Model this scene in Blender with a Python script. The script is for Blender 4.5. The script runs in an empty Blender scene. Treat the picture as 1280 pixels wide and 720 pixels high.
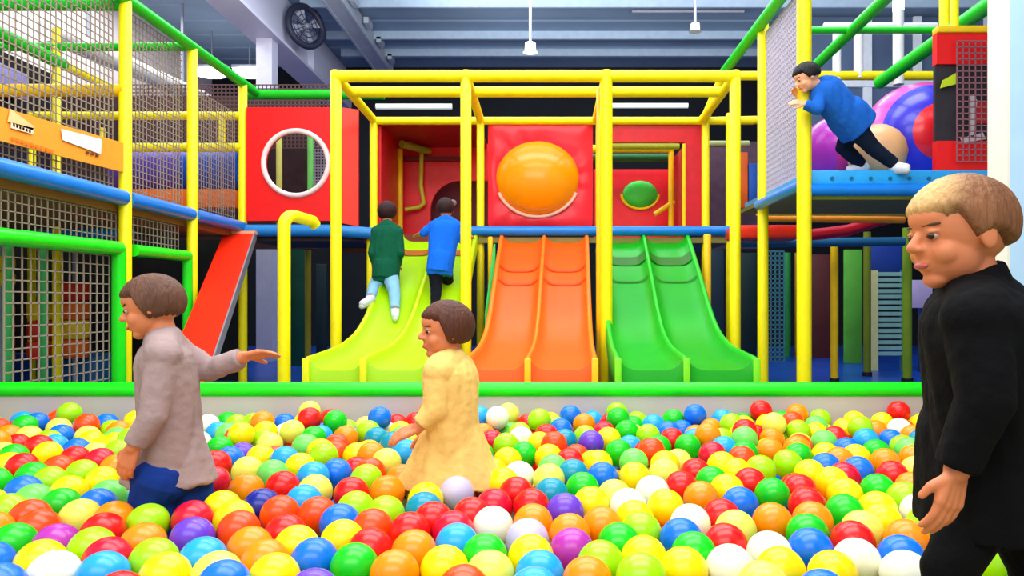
import bpy, bmesh, math, random
import numpy as np
from mathutils import Vector, Matrix, noise
random.seed(7)
rng = np.random.default_rng(7)
C = bpy.context.scene.collection
CX, CY, F, CZ = 685.0, 378.0, 900.0, 0.9          # vanishing point, focal length (px of a 1280 frame), eye height


def P(px, py, d):
    return Vector(((px - CX) * d / F, d, CZ + (CY - py) * d / F))


# ------------------------------------------------------------------ materials
def srgb(r, g, b):
    f = lambda c: (c / 255 / 12.92) if c / 255 <= .04045 else ((c / 255 + .055) / 1.055) ** 2.4
    return (f(r), f(g), f(b), 1)


MATS = {}


def mat(name, rgb, rough=.45, var=.06, scale=9.0, bump=0.0, spec=.36, coat=0.0, bscale=None, stretch=None, sub=0.0):
    if name in MATS:
        return MATS[name]
    m = bpy.data.materials.new(name)
    m.use_nodes = True
    nt = m.node_tree
    b = nt.nodes['Principled BSDF']
    tc = nt.nodes.new('ShaderNodeTexCoord')
    vec = tc.outputs['Object']
    if stretch:
        mp = nt.nodes.new('ShaderNodeMapping')
        mp.inputs['Scale'].default_value = stretch
        nt.links.new(vec, mp.inputs[0])
        vec = mp.outputs[0]
    nz = nt.nodes.new('ShaderNodeTexNoise')
    nz.inputs['Scale'].default_value = scale
    nz.inputs['Detail'].default_value = 3
    nt.links.new(vec, nz.inputs['Vector'])
    cr = nt.nodes.new('ShaderNodeValToRGB')
    c = srgb(*rgb)
    cr.color_ramp.elements[0].position = .3
    cr.color_ramp.elements[1].position = .7
    cr.color_ramp.elements[0].color = tuple(max(0, x * (1 - var)) for x in c[:3]) + (1,)
    cr.color_ramp.elements[1].color = tuple(min(1, x * (1 + var)) for x in c[:3]) + (1,)
    nt.links.new(nz.outputs['Fac'], cr.inputs[0])
    nt.links.new(cr.outputs[0], b.inputs['Base Color'])
    b.inputs['Roughness'].default_value = rough
    b.inputs['Specular IOR Level'].default_value = spec
    if coat:
        b.inputs['Coat Weight'].default_value = coat
        b.inputs['Coat Roughness'].default_value = .12
    if sub:
        b.inputs['Subsurface Weight'].default_value = sub
        b.inputs['Subsurface Radius'].default_value = (.02, .012, .008)
    if bump:
        n2 = nt.nodes.new('ShaderNodeTexNoise')
        n2.inputs['Scale'].default_value = bscale or scale * 3
        n2.inputs['Detail'].default_value = 4
        nt.links.new(vec, n2.inputs['Vector'])
        bp = nt.nodes.new('ShaderNodeBump')
        bp.inputs['Strength'].default_value = bump
        bp.inputs['Distance'].default_value = .02
        nt.links.new(n2.outputs['Fac'], bp.inputs['Height'])
        nt.links.new(bp.outputs[0], b.inputs['Normal'])
    MATS[name] = m
    return m


def emit(name, rgb, s):
    if name in MATS:
        return MATS[name]
    m = mat(name, rgb, .5)
    b = m.node_tree.nodes['Principled BSDF']
    b.inputs['Emission Color'].default_value = srgb(*rgb)
    b.inputs['Emission Strength'].default_value = s
    return m


YEL = mat('yellow_foam', (252, 232, 0), .42, .05, bump=.08, bscale=40)
YEL2 = mat('amber_foam', (250, 200, 10), .42, .06, bump=.08, bscale=40)
GRN = mat('green_foam', (10, 190, 28), .4, .06, bump=.06, bscale=40)
RAIL = mat('bright_green_vinyl', (25, 226, 25), .3, .05, bump=.05, bscale=20)
DGRN = mat('dark_green_foam', (30, 105, 60), .5)
OLIVE = mat('olive_foam', (150, 150, 30), .5)
BLU = mat('blue_vinyl', (15, 125, 225), .28, .06, bump=.06, bscale=18)
CYAN = mat('cyan_vinyl', (25, 155, 225), .35, .10, bump=.05, bscale=14)
RED = mat('red_vinyl', (240, 12, 16), .45, .04, bump=.04, bscale=10)
DRED = mat('deep_red_vinyl', (205, 22, 38), .35, .10, bump=.25, bscale=5)
ORR = mat('orange_red_vinyl', (255, 40, 4), .6, .03, spec=.2)
ORG = mat('orange_vinyl', (255, 140, 20), .4, .05)
TAN = mat('tan_vinyl', (150, 112, 60), .6)
WHT = mat('white_paint', (235, 232, 232), .5, .03)
PINKW = mat('pinkish_white_trim', (250, 215, 215), .45, .06)
BLACK = mat('black_vinyl', (22, 20, 24), .6)
STEEL = mat('grey_steel', (150, 155, 170), .4)
NETT = mat('tan_net_cord', (152, 138, 122), .8)
NETB = mat('dark_net_cord', (60, 52, 56), .8)
NETL = mat('lavender_net_cord', (196, 188, 208), .8)


# ------------------------------------------------------------------ mesh builder
class MB:
    def __init__(s):
        s.bm = bmesh.new()

    def box(s, x0, x1, y0, y1, z0, z1, bevel=0.0):
        r = bmesh.ops.create_cube(s.bm, size=1)
        for v in r['verts']:
            v.co = Vector((x0 + (v.co.x + .5) * (x1 - x0), y0 + (v.co.y + .5) * (y1 - y0), z0 + (v.co.z + .5) * (z1 - z0)))
        if bevel:
            es = list({e for v in r['verts'] for e in v.link_edges})
            bmesh.ops.bevel(s.bm, geom=es, offset=bevel, segments=2, affect='EDGES', profile=.5)
        return s

    def slab(s, pts, n, t, bevel=0):
        """flat polygon pts thickened by t along n"""
        n = Vector(n).normalized() * t
        a = [s.bm.verts.new(Vector(p)) for p in pts]
        b = [s.bm.verts.new(Vector(p) + n) for p in pts]
        s.bm.faces.new(a)
        s.bm.faces.new(b[::-1])
        k = len(a)
        for i in range(k):
            s.bm.faces.new((a[i], b[i], b[(i + 1) % k], a[(i + 1) % k]))
        return s

    def tube(s, pts, r, n=14, caps=True):
        pts = [Vector(p) for p in pts]
        k = len(pts)
        rs = r if isinstance(r, (list, tuple)) else [r] * k
        t0 = (pts[1] - pts[0]).normalized()
        ref = Vector((0, 0, 1)) if abs(t0.z) < .9 else Vector((1, 0, 0))
        nrm = t0.cross(ref).normalized()
        rings = []
        for i in range(k):
            if i == 0:
                t = t0
            elif i == k - 1:
                t = (pts[-1] - pts[-2]).normalized()
            else:
                t = ((pts[i + 1] - pts[i]).normalized() + (pts[i] - pts[i - 1]).normalized()).normalized()
            nrm = (nrm - t * nrm.dot(t)).normalized()
            bi = t.cross(nrm)
            rings.append([s.bm.verts.new(pts[i] + (nrm * math.cos(a) + bi * math.sin(a)) * rs[i])
                          for a in [2 * math.pi * j / n for j in range(n)]])
        for i in range(k - 1):
            for j in range(n):
                s.bm.faces.new((rings[i][j], rings[i][(j + 1) % n], rings[i + 1][(j + 1) % n], rings[i + 1][j]))
        if caps:
            s.bm.faces.new(rings[0][::-1])
            s.bm.faces.new(rings[-1])
        return s

    def ell(s, c, rx, ry, rz, M=None, u=20, v=14):
        r = bmesh.ops.create_uvsphere(s.bm, u_segments=u, v_segments=v, radius=1)
        for w in r['verts']:
            q = Vector((w.co.x * rx, w.co.y * ry, w.co.z * rz))
            if M is not None:
                q = M @ q
            w.co = q + Vector(c)
        return s

    def rcone(s, a, b, ra, rb, flat=(False, False), n=16):
        """capsule with two radii"""
        a, b = Vector(a), Vector(b)
        d = (b - a)
        L = d.length
        if L < 1e-5:
            return s.ell(a, ra, ra, ra)
        d /= L
        pts, rs = [], []
        if not flat[0]:
            for k in range(5):
                t = k / 5 * math.pi / 2
                pts.append(a - d * ra * math.cos(t)); rs.append(max(ra * math.sin(t), ra * .05))
        for k in range(4):
            pts.append(a + d * L * k / 3); rs.append(ra + (rb - ra) * k / 3)
        if not flat[1]:
            for k in range(1, 6):
                t = k / 5 * math.pi / 2
                pts.append(b + d * rb * math.sin(t)); rs.append(max(rb * math.cos(t), rb * .05))
        return s.tube(pts, rs, n)

    def build(s, name, m, parent=None, smooth=True, angle=40):
        bmesh.ops.recalc_face_normals(s.bm, faces=s.bm.faces[:])
        off = wloc(parent) if parent else None
        if off is None:
            xs = [v.co for v in s.bm.verts]
            off = Vector(((min(c.x for c in xs) + max(c.x for c in xs)) / 2, (min(c.y for c in xs) + max(c.y for c in xs)) / 2,
                          min(c.z for c in xs)))
        for v in s.bm.verts:
            v.co -= off
        me = bpy.data.meshes.new(name)
        s.bm.to_mesh(me)
        s.bm.free()
        o = bpy.data.objects.new(name, me)
        for mm in (m if isinstance(m, (list, tuple)) else [m]):
            me.materials.append(mm)
        if smooth:
            me.polygons.foreach_set('use_smooth', [True] * len(me.polygons))
            me.set_sharp_from_angle(angle=math.radians(angle))
        C.objects.link(o)
        if parent:
            o.parent = parent
        else:
            o.location = off
        return o


def wloc(o):
    v = Vector(o.location)
    while o.parent:
        o = o.parent
        v = v + o.location
    return v


def tag(o, label, cat, group=None, kind=None):
    o['label'] = label
    o['category'] = cat
    if group:
        o['group'] = group
    if kind:
        o['kind'] = kind
    return o


def thing(name, label, cat, loc, group=None):
    o = bpy.data.objects.new(name, None)
    o.empty_display_size = .1
    C.objects.link(o)
    o.location = loc
    return tag(o, label, cat, group)


def struct(o):
    o['kind'] = 'structure'
    return o


def tube(name, pts, r, m, parent, label=None, n=14):
    o = MB().tube(pts, r, n).build(name, m, parent)
    if label:
        o['label'] = label
    return o


PR = .047


def post(parent, x, y, z0, z1, m=YEL, r=PR, name='post', foot=True):
    b = MB().tube([(x, y, z0), (x, y, z1 - .012), (x, y, z1)], [r, r, r * .8])
    return b.build(name, m, parent)


def netmesh(o, u, v, nu, nv, t=.007):
    """cords on the parallelogram o, o+u, o+v"""
    b = MB()
    o, u, v = Vector(o), Vector(u), Vector(v)
    n = u.cross(v).normalized()
    def bar(a, c, side):
        sd = side.normalized() * t / 2
        w = n * t / 2
        q = [a + sd + w, a - sd + w, a - sd - w, a + sd - w]
        q2 = [p + (c - a) for p in q]
        A = [b.bm.verts.new(p) for p in q]
        B = [b.bm.verts.new(p) for p in q2]
        for i in range(4):
            b.bm.faces.new((A[i], A[(i + 1) % 4], B[(i + 1) % 4], B[i]))
    for i in range(nu + 1):
        bar(o + u * (i / nu), o + u * (i / nu) + v, u)
    for j in range(nv + 1):
        bar(o + v * (j / nv), o + v * (j / nv) + u, v)
    return b


def net(label, o, u, v, cell=.05, m=NETT, t=.007, name='safety_net', group=None):
    nu = max(2, round(Vector(u).length / cell)); nv = max(2, round(Vector(v).length / cell))
    return tag(netmesh(o, u, v, nu, nv, t).build(name, m, None, smooth=False), label, 'net', group)


# ------------------------------------------------------------------ room shell
def shell():
    fm = mat('blue_mat_floor', (24, 76, 176), .3, .3, 1.2)
    struct(MB().box(-7, 9.5, 4.8, 15, -.1, 0).build('floor', fm))
    pf = mat('pit_floor', (120, 120, 60), .7)
    struct(MB().box(-7, 9.5, -.6, 4.8, -.1, 0).build('floor_pit', pf))
    cm = mat('ceiling_sheet', (140, 164, 186), .6, .12, .6)
    b = MB()
    # trapezoidal roof sheeting, ribs running left to right
    y = 2.0
    prof = []
    while y < 15:
        prof += [(y, 5.8), (y + .5, 5.8), (y + .54, 5.815), (y + .62, 5.815), (y + .66, 5.8)]
        y += .66
    A = [b.bm.verts.new((-7, p[0], p[1])) for p in prof]
    B = [b.bm.verts.new((9.5, p[0], p[1])) for p in prof]
    for i in range(len(prof) - 1):
        b.bm.faces.new((A[i], B[i], B[i + 1], A[i + 1]))
    struct(b.build('ceiling', cm, smooth=False))
    bw = mat('dark_back_wall', (13, 17, 26), .8, .3, .8)
    struct(MB().box(-7, 9.5, 15, 15.1, 0, 6).build('wall_back', bw))
    wl = mat('left_wall_paint', (238, 226, 226), .7, .05, 1)
    struct(MB().box(-7.1, -7, -.6, 15, 0, 6).build('wall_left', wl))
    wr = mat('right_wall_paint', (70, 84, 100), .7, .1, 1)
    struct(MB().box(9.5, 9.6, -.6, 15, 0, 6).build('wall_right', wr))
    gm = mat('white_girder', (214, 212, 232), .5, .05, 1.5)
    # trim: deep white girder and the column under it, conduit and purlins
    b = MB().box(-4.46, -4.2, 2.0, 15, 4.95, 5.78)
    b.box(-4.56, -4.1, 2.0, 15, 4.92, 4.97)
    b.box(-4.21, -4.09, 12.6, 15, 4.97, 5.4)
    struct(b.build('trim_1', gm, smooth=False))
    struct(MB().box(-4.44, -4.2, 10.95, 11.19, 0, 4.93).build('trim_2', mat('column_paint', (205, 203, 222), .5, .04), smooth=False))
    tr = mat('conduit_tray', (190, 198, 210), .4, .06, 2)
    b = MB().box(-3.42, -3.18, 2.0, 14.6, 5.52, 5.6)
    b.box(-3.46, -3.42, 2, 14.6, 5.5, 5.74).box(-3.18, -3.14, 2, 14.6, 5.5, 5.74)
    for k in range(12):
        b.box(-3.1, -3.02, 4 + k * .9, 4.3 + k * .9, 5.6, 5.7)
    struct(b.build('trim_3', tr, smooth=False))
    pm = mat('purlin_paint', (176, 196, 216), .4)
    for i, (yy, w) in enumerate(((11.6, .05), (13.0, .07), (13.9, .09))):
        struct(MB().box(-4.0, 9.4, yy, yy + w, 5.66, 5.8).build('trim_%d' % (4 + i), pm, smooth=False))
    # white building column on the right, cream side and blue-white face
    struct(MB().box(2.262, 2.275, 3.545, 3.705, 0, 5.8).build('trim_8', mat('column_side_cream', (226, 226, 216), .5, .03), smooth=False))
    struct(MB().box(2.275, 2.9, 3.545, 3.705, 0, 5.8).build('trim_9', mat('column_face_blue_white', (176, 212, 242), .5, .03), smooth=False))
    # white upper lattice glazing bars right
    wm = mat('window_bar_white', (235, 238, 245), .4)
    b = MB()
    for xx in (4.0, 5.35, 6.2, 7.4):
        b.box(xx, xx + .14, 12.2, 12.3, 3.4, 5.75)
    for zz in (4.55, 5.45):
        b.box(3.9, 8.2, 12.18, 12.3, zz, zz + .12)
    f = struct(b.build('window_1', wm, smooth=False))
    struct(MB().box(3.9, 8.2, 12.24, 12.27, 3.3, 5.75).build('pane', mat('window_grey_pane', (92, 108, 136), .25, .2, .8), f))


shell()

# lamps hanging in view
def pendant(px, py, d, label, sc=1.0, m=None):
    c = P(px, py, d)
    t = thing('pendant_lamp', label, 'lamp', c)
    m = m or emit('lamp_white', (245, 245, 250), .6)
    MB().tube([c + Vector((0, 0, .1 * sc)), (c.x, c.y, 5.8)], .02).build('stem', STEEL, t)
    b = MB().tube([c + Vector((0, 0, .14 * sc)), c + Vector((0, 0, .1 * sc)), c + Vector((0, 0, -.1 * sc)), c + Vector((0, 0, -.13 * sc))],
                  [.05 * sc, .13 * sc, .14 * sc, .19 * sc], 20)
    b.build('lamp_shade', m, t)


pendant(663, 59, 10, 'small white lamp hanging on a rod above the centre frame', .55)
pendant(869, 34, 10.5, 'cream hanging lamp under the grey roof, right of the white one', .5, mat('lamp_cream', (215, 215, 195), .5))
for px, nm in ((265, 'left'), (312, 'right')):
    c = P(px, 91, 13)
    t = thing('bay_lamp', 'glowing oval ceiling lamp behind the left frame, the %s one of a pair' % nm, 'lamp', c, 'oval lamps at left')
    MB().ell(c, .33, .2, .09).build('diffuser', emit('lamp_glow', (255, 255, 255), 6), t)
    MB().box(c.x - .3, c.x + .3, c.y - .1, c.y + .1, c.z + .06, c.z + .13, .02).build('housing', STEEL, t)
    MB().tube([c + Vector((0, 0, .12)), (c.x, c.y, 5.82)], .012).build('stem', STEEL, t)


def fan():
    c = P(371, 33, 11.6) + Vector((.14, 0, 0))
    t = thing('wall_fan', 'dark round fan mounted on the white girder', 'fan', c)
    M = Matrix.Rotation(math.radians(52), 3, 'Z')
    fm = mat('fan_dark', (42, 44, 66), .5)
    ring = [c + M @ Vector((.31 * math.cos(a), 0, .31 * math.sin(a))) for a in [2 * math.pi * k / 32 for k in range(33)]]
    b = MB().tube(ring, .055, 10, False)
    b.build('cage_ring', fm, t)
    b = MB()
    for r in (.1, .18, .25):
        b.tube([c + M @ Vector((r * math.cos(a), -.05, r * math.sin(a))) for a in [2 * math.pi * k / 24 for k in range(25)]], .006, 6, False)
    for k in range(12):
        a = 2 * math.pi * k / 12
        b.tube([c + M @ Vector((.04 * math.cos(a), -.06, .04 * math.sin(a))), c + M @ Vector((.3 * math.cos(a), -.03, .3 * math.sin(a)))], .005, 6)
    b.build('grille', fm, t)
    for k in range(4):
        a = 2 * math.pi * k / 4 + .4
        d = Vector((math.cos(a), 0, math.sin(a))); e = Vector((-math.sin(a), 0, math.cos(a)))
        pts = [c + M @ (d * .05 + e * .03), c + M @ (d * .25 + e * .1 + Vector((0, .03, 0))), c + M @ (d * .26 - e * .06 - Vector((0, .03, 0))), c + M @ (d * .05 - e * .03)]
        MB().slab(pts, M @ Vector((0, 1, 0)), .008).build('blade', mat('fan_blade', (165, 170, 190), .4), t)
    MB().ell(c, .06, .06, .06).build('hub', STEEL, t)
    MB().tube([c, c + M @ Vector((0, .12, .0)), c + Vector((-.16, .12, .05))], .03).build('bracket', STEEL, t)


fan()
dk = tag(MB().tube([(-6.0, 8.6, 4.15), (-6.0, 12.6, 4.45)], .13, 16).build('air_duct', WHT), 'white round air duct running back behind the left net', 'duct')
for yy in (9.4, 11.8):
    MB().box(-6.02, -5.98, yy, yy + .03, 4.2, 5.8).build('hanger_strap', STEEL, dk)
tag(MB().tube([P(790, 14, 12), P(930, 14, 12)], .0 + .03, 8).build('roof_pipe', STEEL), 'thin grey pipe under the roof, right of centre', 'pipe')


# ------------------------------------------------------------------ left netted play frame
LX = -3.37
D1, D2, D3 = 5.74, 6.82, 7.95
def left_frame():
    t = thing('play_structure', 'yellow and green padded tube frame of the netted area at left', 'play frame', (LX, D1, 0))
    for y in (D1, D2, D3):
        post(t, LX, y, 0, 3.32 if y > D1 else 3.6)
    X2 = -4.65
    post(t, X2, 6.82, 0, 3.5, r=.04)
    post(t, X2, 7.9, 0, 3.3, r=.04)
    post(t, -5.7, 7.95, 0, 3.0, r=.04)
    tube('top_rail', [(LX, 3.4, 3.32), (LX, 8.35, 3.32)], .05, GRN, t)
    tube('top_rail', [(-5.8, D1, 3.27), (LX, D1, 3.27)], .045, GRN, t)
    tube('top_rail', [(-5.8, D2, 3.32), (LX, D2, 3.32)], .04, GRN, t)
    tube('top_rail', [(X2, 3.6, 3.18), (X2, 6.9, 3.18)], .062, GRN, t)
    tube('top_rail', [(-3.5, 8.35, 3.31), (-1.9, 8.35, 3.31)], .055, GRN, t)
    tube('crossbar', [(-5.8, D1, 2.59), (LX, D1, 2.59)], .05, YEL2, t)
    tube('crossbar', [(-5.7, D3, 2.96), (LX, D3, 2.96)], .045, YEL, t)
    tube('crossbar', [(X2, 6.8, 3.18), (X2, 7.95, 3.18)], .05, YEL, t)
    tube('crossbar', [(X2, D3, 2.61), (LX, D3, 2.61)], .05, YEL, t)
    tube('upright', [P(277, 146, D3), P(277, 182, D3)], .04, YEL, t)
    tube('upright', [P(128, 160, D3 - .1), P(128, 182, D3 - .1)], .03, YEL, t)
    tube('deck_bumper', [(LX, 3.4, 1.73), (LX, D1 - .03, 1.73)], .062, BLU, t)
    tube('deck_bumper', [(LX, D1 + .03, 1.73), (LX, D2 - .03, 1.73)], .062, BLU, t)
    tube('deck_bumper', [(LX, D2 + .03, 1.73), (LX, D3, 1.73)], .062, BLU, t)
    MB().box(-5.8, LX - .06, 3.5, 7.95, 1.62, 1.7).build('deck_floor', mat('deck_underside', (150, 105, 48), .7), t)
    tube('lower_deck_edge', [(-5.6, 7.3, 1.64), (-4.05, 7.0, 1.57)], .05, CYAN, t)
    # green gate frames below the deck
    g = [(LX + .02, 3.4, 1.29), (LX + .02, D1 - .12, 1.32)]
    tube('gate_rail', g, .055, RAIL, t)
    tube('gate_post', [(LX + .02, D1 - .12, 0), (LX + .02, D1 - .12, 1.32)], .052, RAIL, t)
    tube('gate_rail', [(LX + .02, D1 + .08, 1.32), (LX + .02, D2 - .13, 1.33)], .05, RAIL, t)
    tube('gate_post', [(LX + .02, D2 - .13, 0), (LX + .02, D2 - .13, 1.33)], .045, RAIL, t)
    for px in (25, 70):
        d = LX * F / (px - CX) + .05
        tube('gate_bar', [(LX - .12, d, 0), (LX - .12, d, 1.3)], .028, mat('gate_bar_green', (40, 140, 70), .5), t)


left_frame()
net('tan rope net above the deck at far left, behind the orange banner', (LX - .07, 3.45, 1.78), (0, D1 - 3.5, 0), (0, 0, 1.5), .055)
net('rope net between the two left yellow posts above the blue bumper', (LX - .07, D1 + .05, 1.78), (0, D2 - D1 - .1, 0), (0, 0, 1.5), .055, NETT, .006)
net('rope net between second yellow post and the red porthole panel', (LX - .07, D2 + .05, 1.78), (0, D3 - D2 - .1, 0), (0, 0, 1.2), .055, NETT, .006)
net('net strip between the blue bumper and the green rail at left', (LX - .08, 3.45, 1.36), (0, D2 - 3.55, 0), (0, 0, .31), .06)
net('square mesh net filling the green gate at far left', (LX - .03, 4.5, .02), (0, D1 - 4.66, 0), (0, 0, 1.24), .075, NETT, .008)
net('dark mesh wall hanging high behind the left frame', P(165, 185, 8.9), P(420, 185, 8.9) - P(165, 185, 8.9), (0, 0, .78), .05, mat('maroon_net_cord', (110, 80, 80), .8), .012)
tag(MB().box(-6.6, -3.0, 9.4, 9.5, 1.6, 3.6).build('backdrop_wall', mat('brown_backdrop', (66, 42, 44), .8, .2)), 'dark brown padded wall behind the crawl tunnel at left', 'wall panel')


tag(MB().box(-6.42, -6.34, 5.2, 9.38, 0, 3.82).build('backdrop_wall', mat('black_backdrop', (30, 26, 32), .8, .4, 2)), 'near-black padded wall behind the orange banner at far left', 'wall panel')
tag(MB().box(-6.33, -6.2, 6.6, 8.6, 3.3, 3.62, .02).build('padded_beam', mat('lavender_pad', (150, 142, 205), .6)), 'lavender padded beam behind the thick green rail at upper left', 'beam')


def banner():
    y0, y1 = 3.45, D1 - .05
    zt0, zt1 = 2.06, 2.16
    zb0, zb1 = 1.86, 1.93
    t = thing('banner', 'orange banner with white stickers tied along the left net', 'banner', (LX, y0, 1.86))
    om = mat('banner_orange', (255, 158, 44), .5, .04)
    # rising top edge as in the photo
    MB().slab([(LX, y0, zb0), (LX, y1, zb1), (LX, y1, zt1), (LX, 4.43, 2.1), (LX, y0, zt0)], (1, 0, 0), .015).build('cloth', om, t)
    def onb(px, py):
        d = LX * F / (px - CX)
        return Vector((LX + .022, d, CZ + (CY - py) * d / F))
    def quad(name, pts, m):
        MB().slab([onb(*p) for p in pts], (1, 0, 0), .004).build(name, m, t)
    quad('sticker', [(8, 136), (5, 152), (36, 163), (38, 158)], mat('banner_pale', (255, 200, 140), .5))
    quad('sticker', [(9, 153), (9, 160), (37, 168), (37, 160)], mat('banner_cream', (255, 222, 190), .5))
    quad('sticker', [(72, 161), (74, 175), (122, 193), (123, 174)], mat('banner_white', (240, 232, 232), .5))
    ink = mat('banner_ink', (90, 50, 30), .6)
    for k in range(6):
        quad('letter_mark', [(11 + k * 4, 154 + k * 1.55), (11 + k * 4, 158 + k * 1.5), (13.6 + k * 4, 159 + k * 1.5), (13.6 + k * 4, 155 + k * 1.55)], ink)
    for k in range(3):
        quad('letter_mark', [(104 + k * 6, 189 + k * 1.7), (104 + k * 6, 192 + k * 1.7), (107 + k * 6, 193 + k * 1.7), (107 + k * 6, 190 + k * 1.7)], ink)
    oi = mat('banner_faded', (236, 120, 26), .6)
    for k in range(9):
        quad('letter_mark', [(10 + k * 6, 171 + k * 1.9), (10 + k * 6, 175 + k * 1.9), (14 + k * 6, 176.4 + k * 1.9), (14 + k * 6, 172.4 + k * 1.9)], oi)


banner()

# things seen through the left net
def roller(px0, px1, py0, py1, d, cols, label, ribs=2):
    a, b_ = P(px0, py1, d), P(px1, py0, d)
    c = (a + b_) / 2
    r = (b_.x - a.x) / 2
    t = thing('foam_roller', label, 'foam roller', (c.x, d, a.z), 'foam rollers behind the left gate')
    n = len(cols)
    h = (b_.z - a.z) / n
    MB().tube([(c.x, d, max(0, a.z - 1.3)), (c.x, d, 1.6)], .025).build('pole', STEEL, t)
    for i, m in enumerate(cols):
        z = a.z + i * h
        MB().tube([(c.x, d, z + .005), (c.x, d, z + .03), (c.x, d, z + h - .03), (c.x, d, z + h - .005)], [r * .85, r, r, r * .85], 20).build('pad', m, t)


OY = mat('pad_yellow', (240, 205, 20), .5); OO = mat('pad_orange', (240, 110, 20), .5); OR = mat('pad_red', (222, 50, 20), .5)
roller(-16, 16, 320, 358, 6.6, [OY, OY], 'yellow foam drum hanging high at the very left edge behind net')
roller(-18, 15, 380, 455, 6.7, [OY, OR, OR, OY], 'yellow and red stacked foam roller at left edge behind the net')
roller(36, 64, 376, 450, 6.9, [OR, OR, OY], 'red foam roller with yellow top, between the two thin green bars')
roller(78, 110, 352, 448, 7.1, [OO, OY, OO, OR], 'orange, yellow and red foam roller beside the green gate post')
tag(MB().box(*[P(75, 0, 7.4).x, P(135, 0, 7.4).x], 7.2, 7.8, 0, .36, .04).build('foam_block', mat('teal_block', (20, 100, 150), .5)), 'teal foam block on floor behind the left gate', 'foam block')
tag(MB().box(*[P(-10, 0, 7.2).x, P(14, 0, 7.2).x], 7.0, 7.5, 0, .38, .04).build('foam_block', mat('blue_block', (20, 80, 170), .5)), 'blue foam block on floor at the very left edge', 'foam block')
# crawl tube
def crawl():
    y = 8.45
    t = thing('crawl_tunnel', 'violet and blue ribbed crawl tunnel on the left deck', 'tunnel', P(230, 240, y))
    zc = P(0, 214, y).z
    for (a, b_, m) in ((150, 236, mat('tunnel_violet', (92, 66, 190), .4)), (236, 306, mat('tunnel_blue', (22, 80, 205), .4))):
        xa, xb = P(a, 0, y).x, P(b_, 0, y).x
        pts, rs = [], []
        n = 30
        for k in range(n + 1):
            pts.append((xa + (xb - xa) * k / n, y, zc)); rs.append(.265 + .012 * (k % 2))
        MB().tube(pts, rs, 24).build('tunnel_section', m, t, angle=60)
    MB().box(P(150, 0, y).x, P(306, 0, y).x, y - .3, y + .3, P(0, 264, y).z, P(0, 241, y).z, .02).build('base_pad', mat('base_pad_orange', (235, 110, 25), .5), t)


crawl()
tag(MB().box(-6.6, -3.5, 8.3, 8.4, 0, 1.62).build('backdrop_wall', mat('shade_backdrop', (24, 26, 26), .8, .3)), 'dark backdrop added for the shade under the left deck behind the rollers', 'wall panel')  # added dark sheet, its colour stands in for the underdeck shade


# ------------------------------------------------------------------ centre climbing frame
CF, CB = 6.62, 8.05
XS = (-1.95, -.755, .535, 1.72)
def centre_frame():
    t = thing('climbing_structure', 'yellow padded tube climbing frame with blue deck edge above three slides', 'climbing frame', (-.1, CF, 0))
    top = 2.98
    for i, x in enumerate(XS):
        zlow = 0
        post(t, x, CF, zlow, top + .05, r=.05 if i != 2 else .058)
    for x in XS:
        post(t, x + (.04 if x > 0 else -.0), CB, 0, top - .05, r=.043)
    post(t, P(911, 0, 8.05).x, 8.0, 0, 3.0, r=.045)
    tube('top_rail', [(XS[0] - .02, CF, top), (XS[3] + .02, CF, top)], .055, YEL, t)
    tube('top_rail', [(XS[0], 7.12, top), (XS[3], 7.12, top)], .05, YEL, t)
    tube('top_rail', [(XS[0], CB, top - .05), (2.3, CB, top - .05)], .043, YEL, t)
    for x in XS:
        tube('top_rail', [(x, CF, top), (x, CB, top - .04)], .045, YEL, t)
    tube('deck_bumper', [(-.86, 7.98, 1.69), (2.02, 7.98, 1.69)], .056, BLU, t)
    MB().box(-.86, 2.02, 7.98, 9.4, 1.56, 1.62).build('deck_floor', mat('deck_olive', (140, 130, 60), .6), t)
    MB().box(-2.05, -.86, 8.02, 9.4, 1.56, 1.66).build('deck_floor', mat('deck_red_brown', (120, 40, 30), .6), t)
    tube('deck_bumper', [(LX + .05, 7.92, 1.69), (-2.35, 7.92, 1.69), (-1.95, 7.92, 1.66), (-1.82, 7.96, 1.6)], .066, mat('deck_blue_dull', (40, 130, 205), .3), t)
    MB().box(-3.3, -2.05, 7.98, 9.0, 1.58, 1.64).build('deck_floor', mat('deck_dark', (60, 40, 30), .7), t)
    # thin posts between chutes
    post(t, P(613, 0, 7.9).x, 7.9, .3, 1.62, r=.028, m=YEL2)
    post(t, P(752, 0, 6.75).x, 6.75, 0, 2.9, r=.05, m=YEL2)
    post(t, P(884, 0, 7.6).x, 7.6, 0, 1.62, r=.04, m=YEL2)
    post(t, P(463, 0, 8.0).x, 8.0, 0, 1.6, r=.04, m=YEL)
    return t


CFR = centre_frame()

# grab-arch post in front of the dark underdeck
def arch():
    x, y = -2.09, 5.7
    t = thing('grab_post', 'yellow post with a bent top standing left of the lime slide', 'post', (x, y, 0))
    pts = [(x, y, 0), (x, y, 1.5)]
    for k in range(1, 7):
        a = k / 6 * math.pi / 2
        pts.append((x + .03 * (1 - math.cos(a)), y + .14 * (1 - math.cos(a)), 1.5 + .1 * math.sin(a)))
    pts += [(x + .06, y + .5, 1.6), (x + .07, y + .54, 1.57)]
    tube('pole', pts, .05, YEL, t)
    MB().tube([(x, y, 0), (x, y, .03)], .09).build('base_plate', YEL2, t)


arch()


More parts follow.
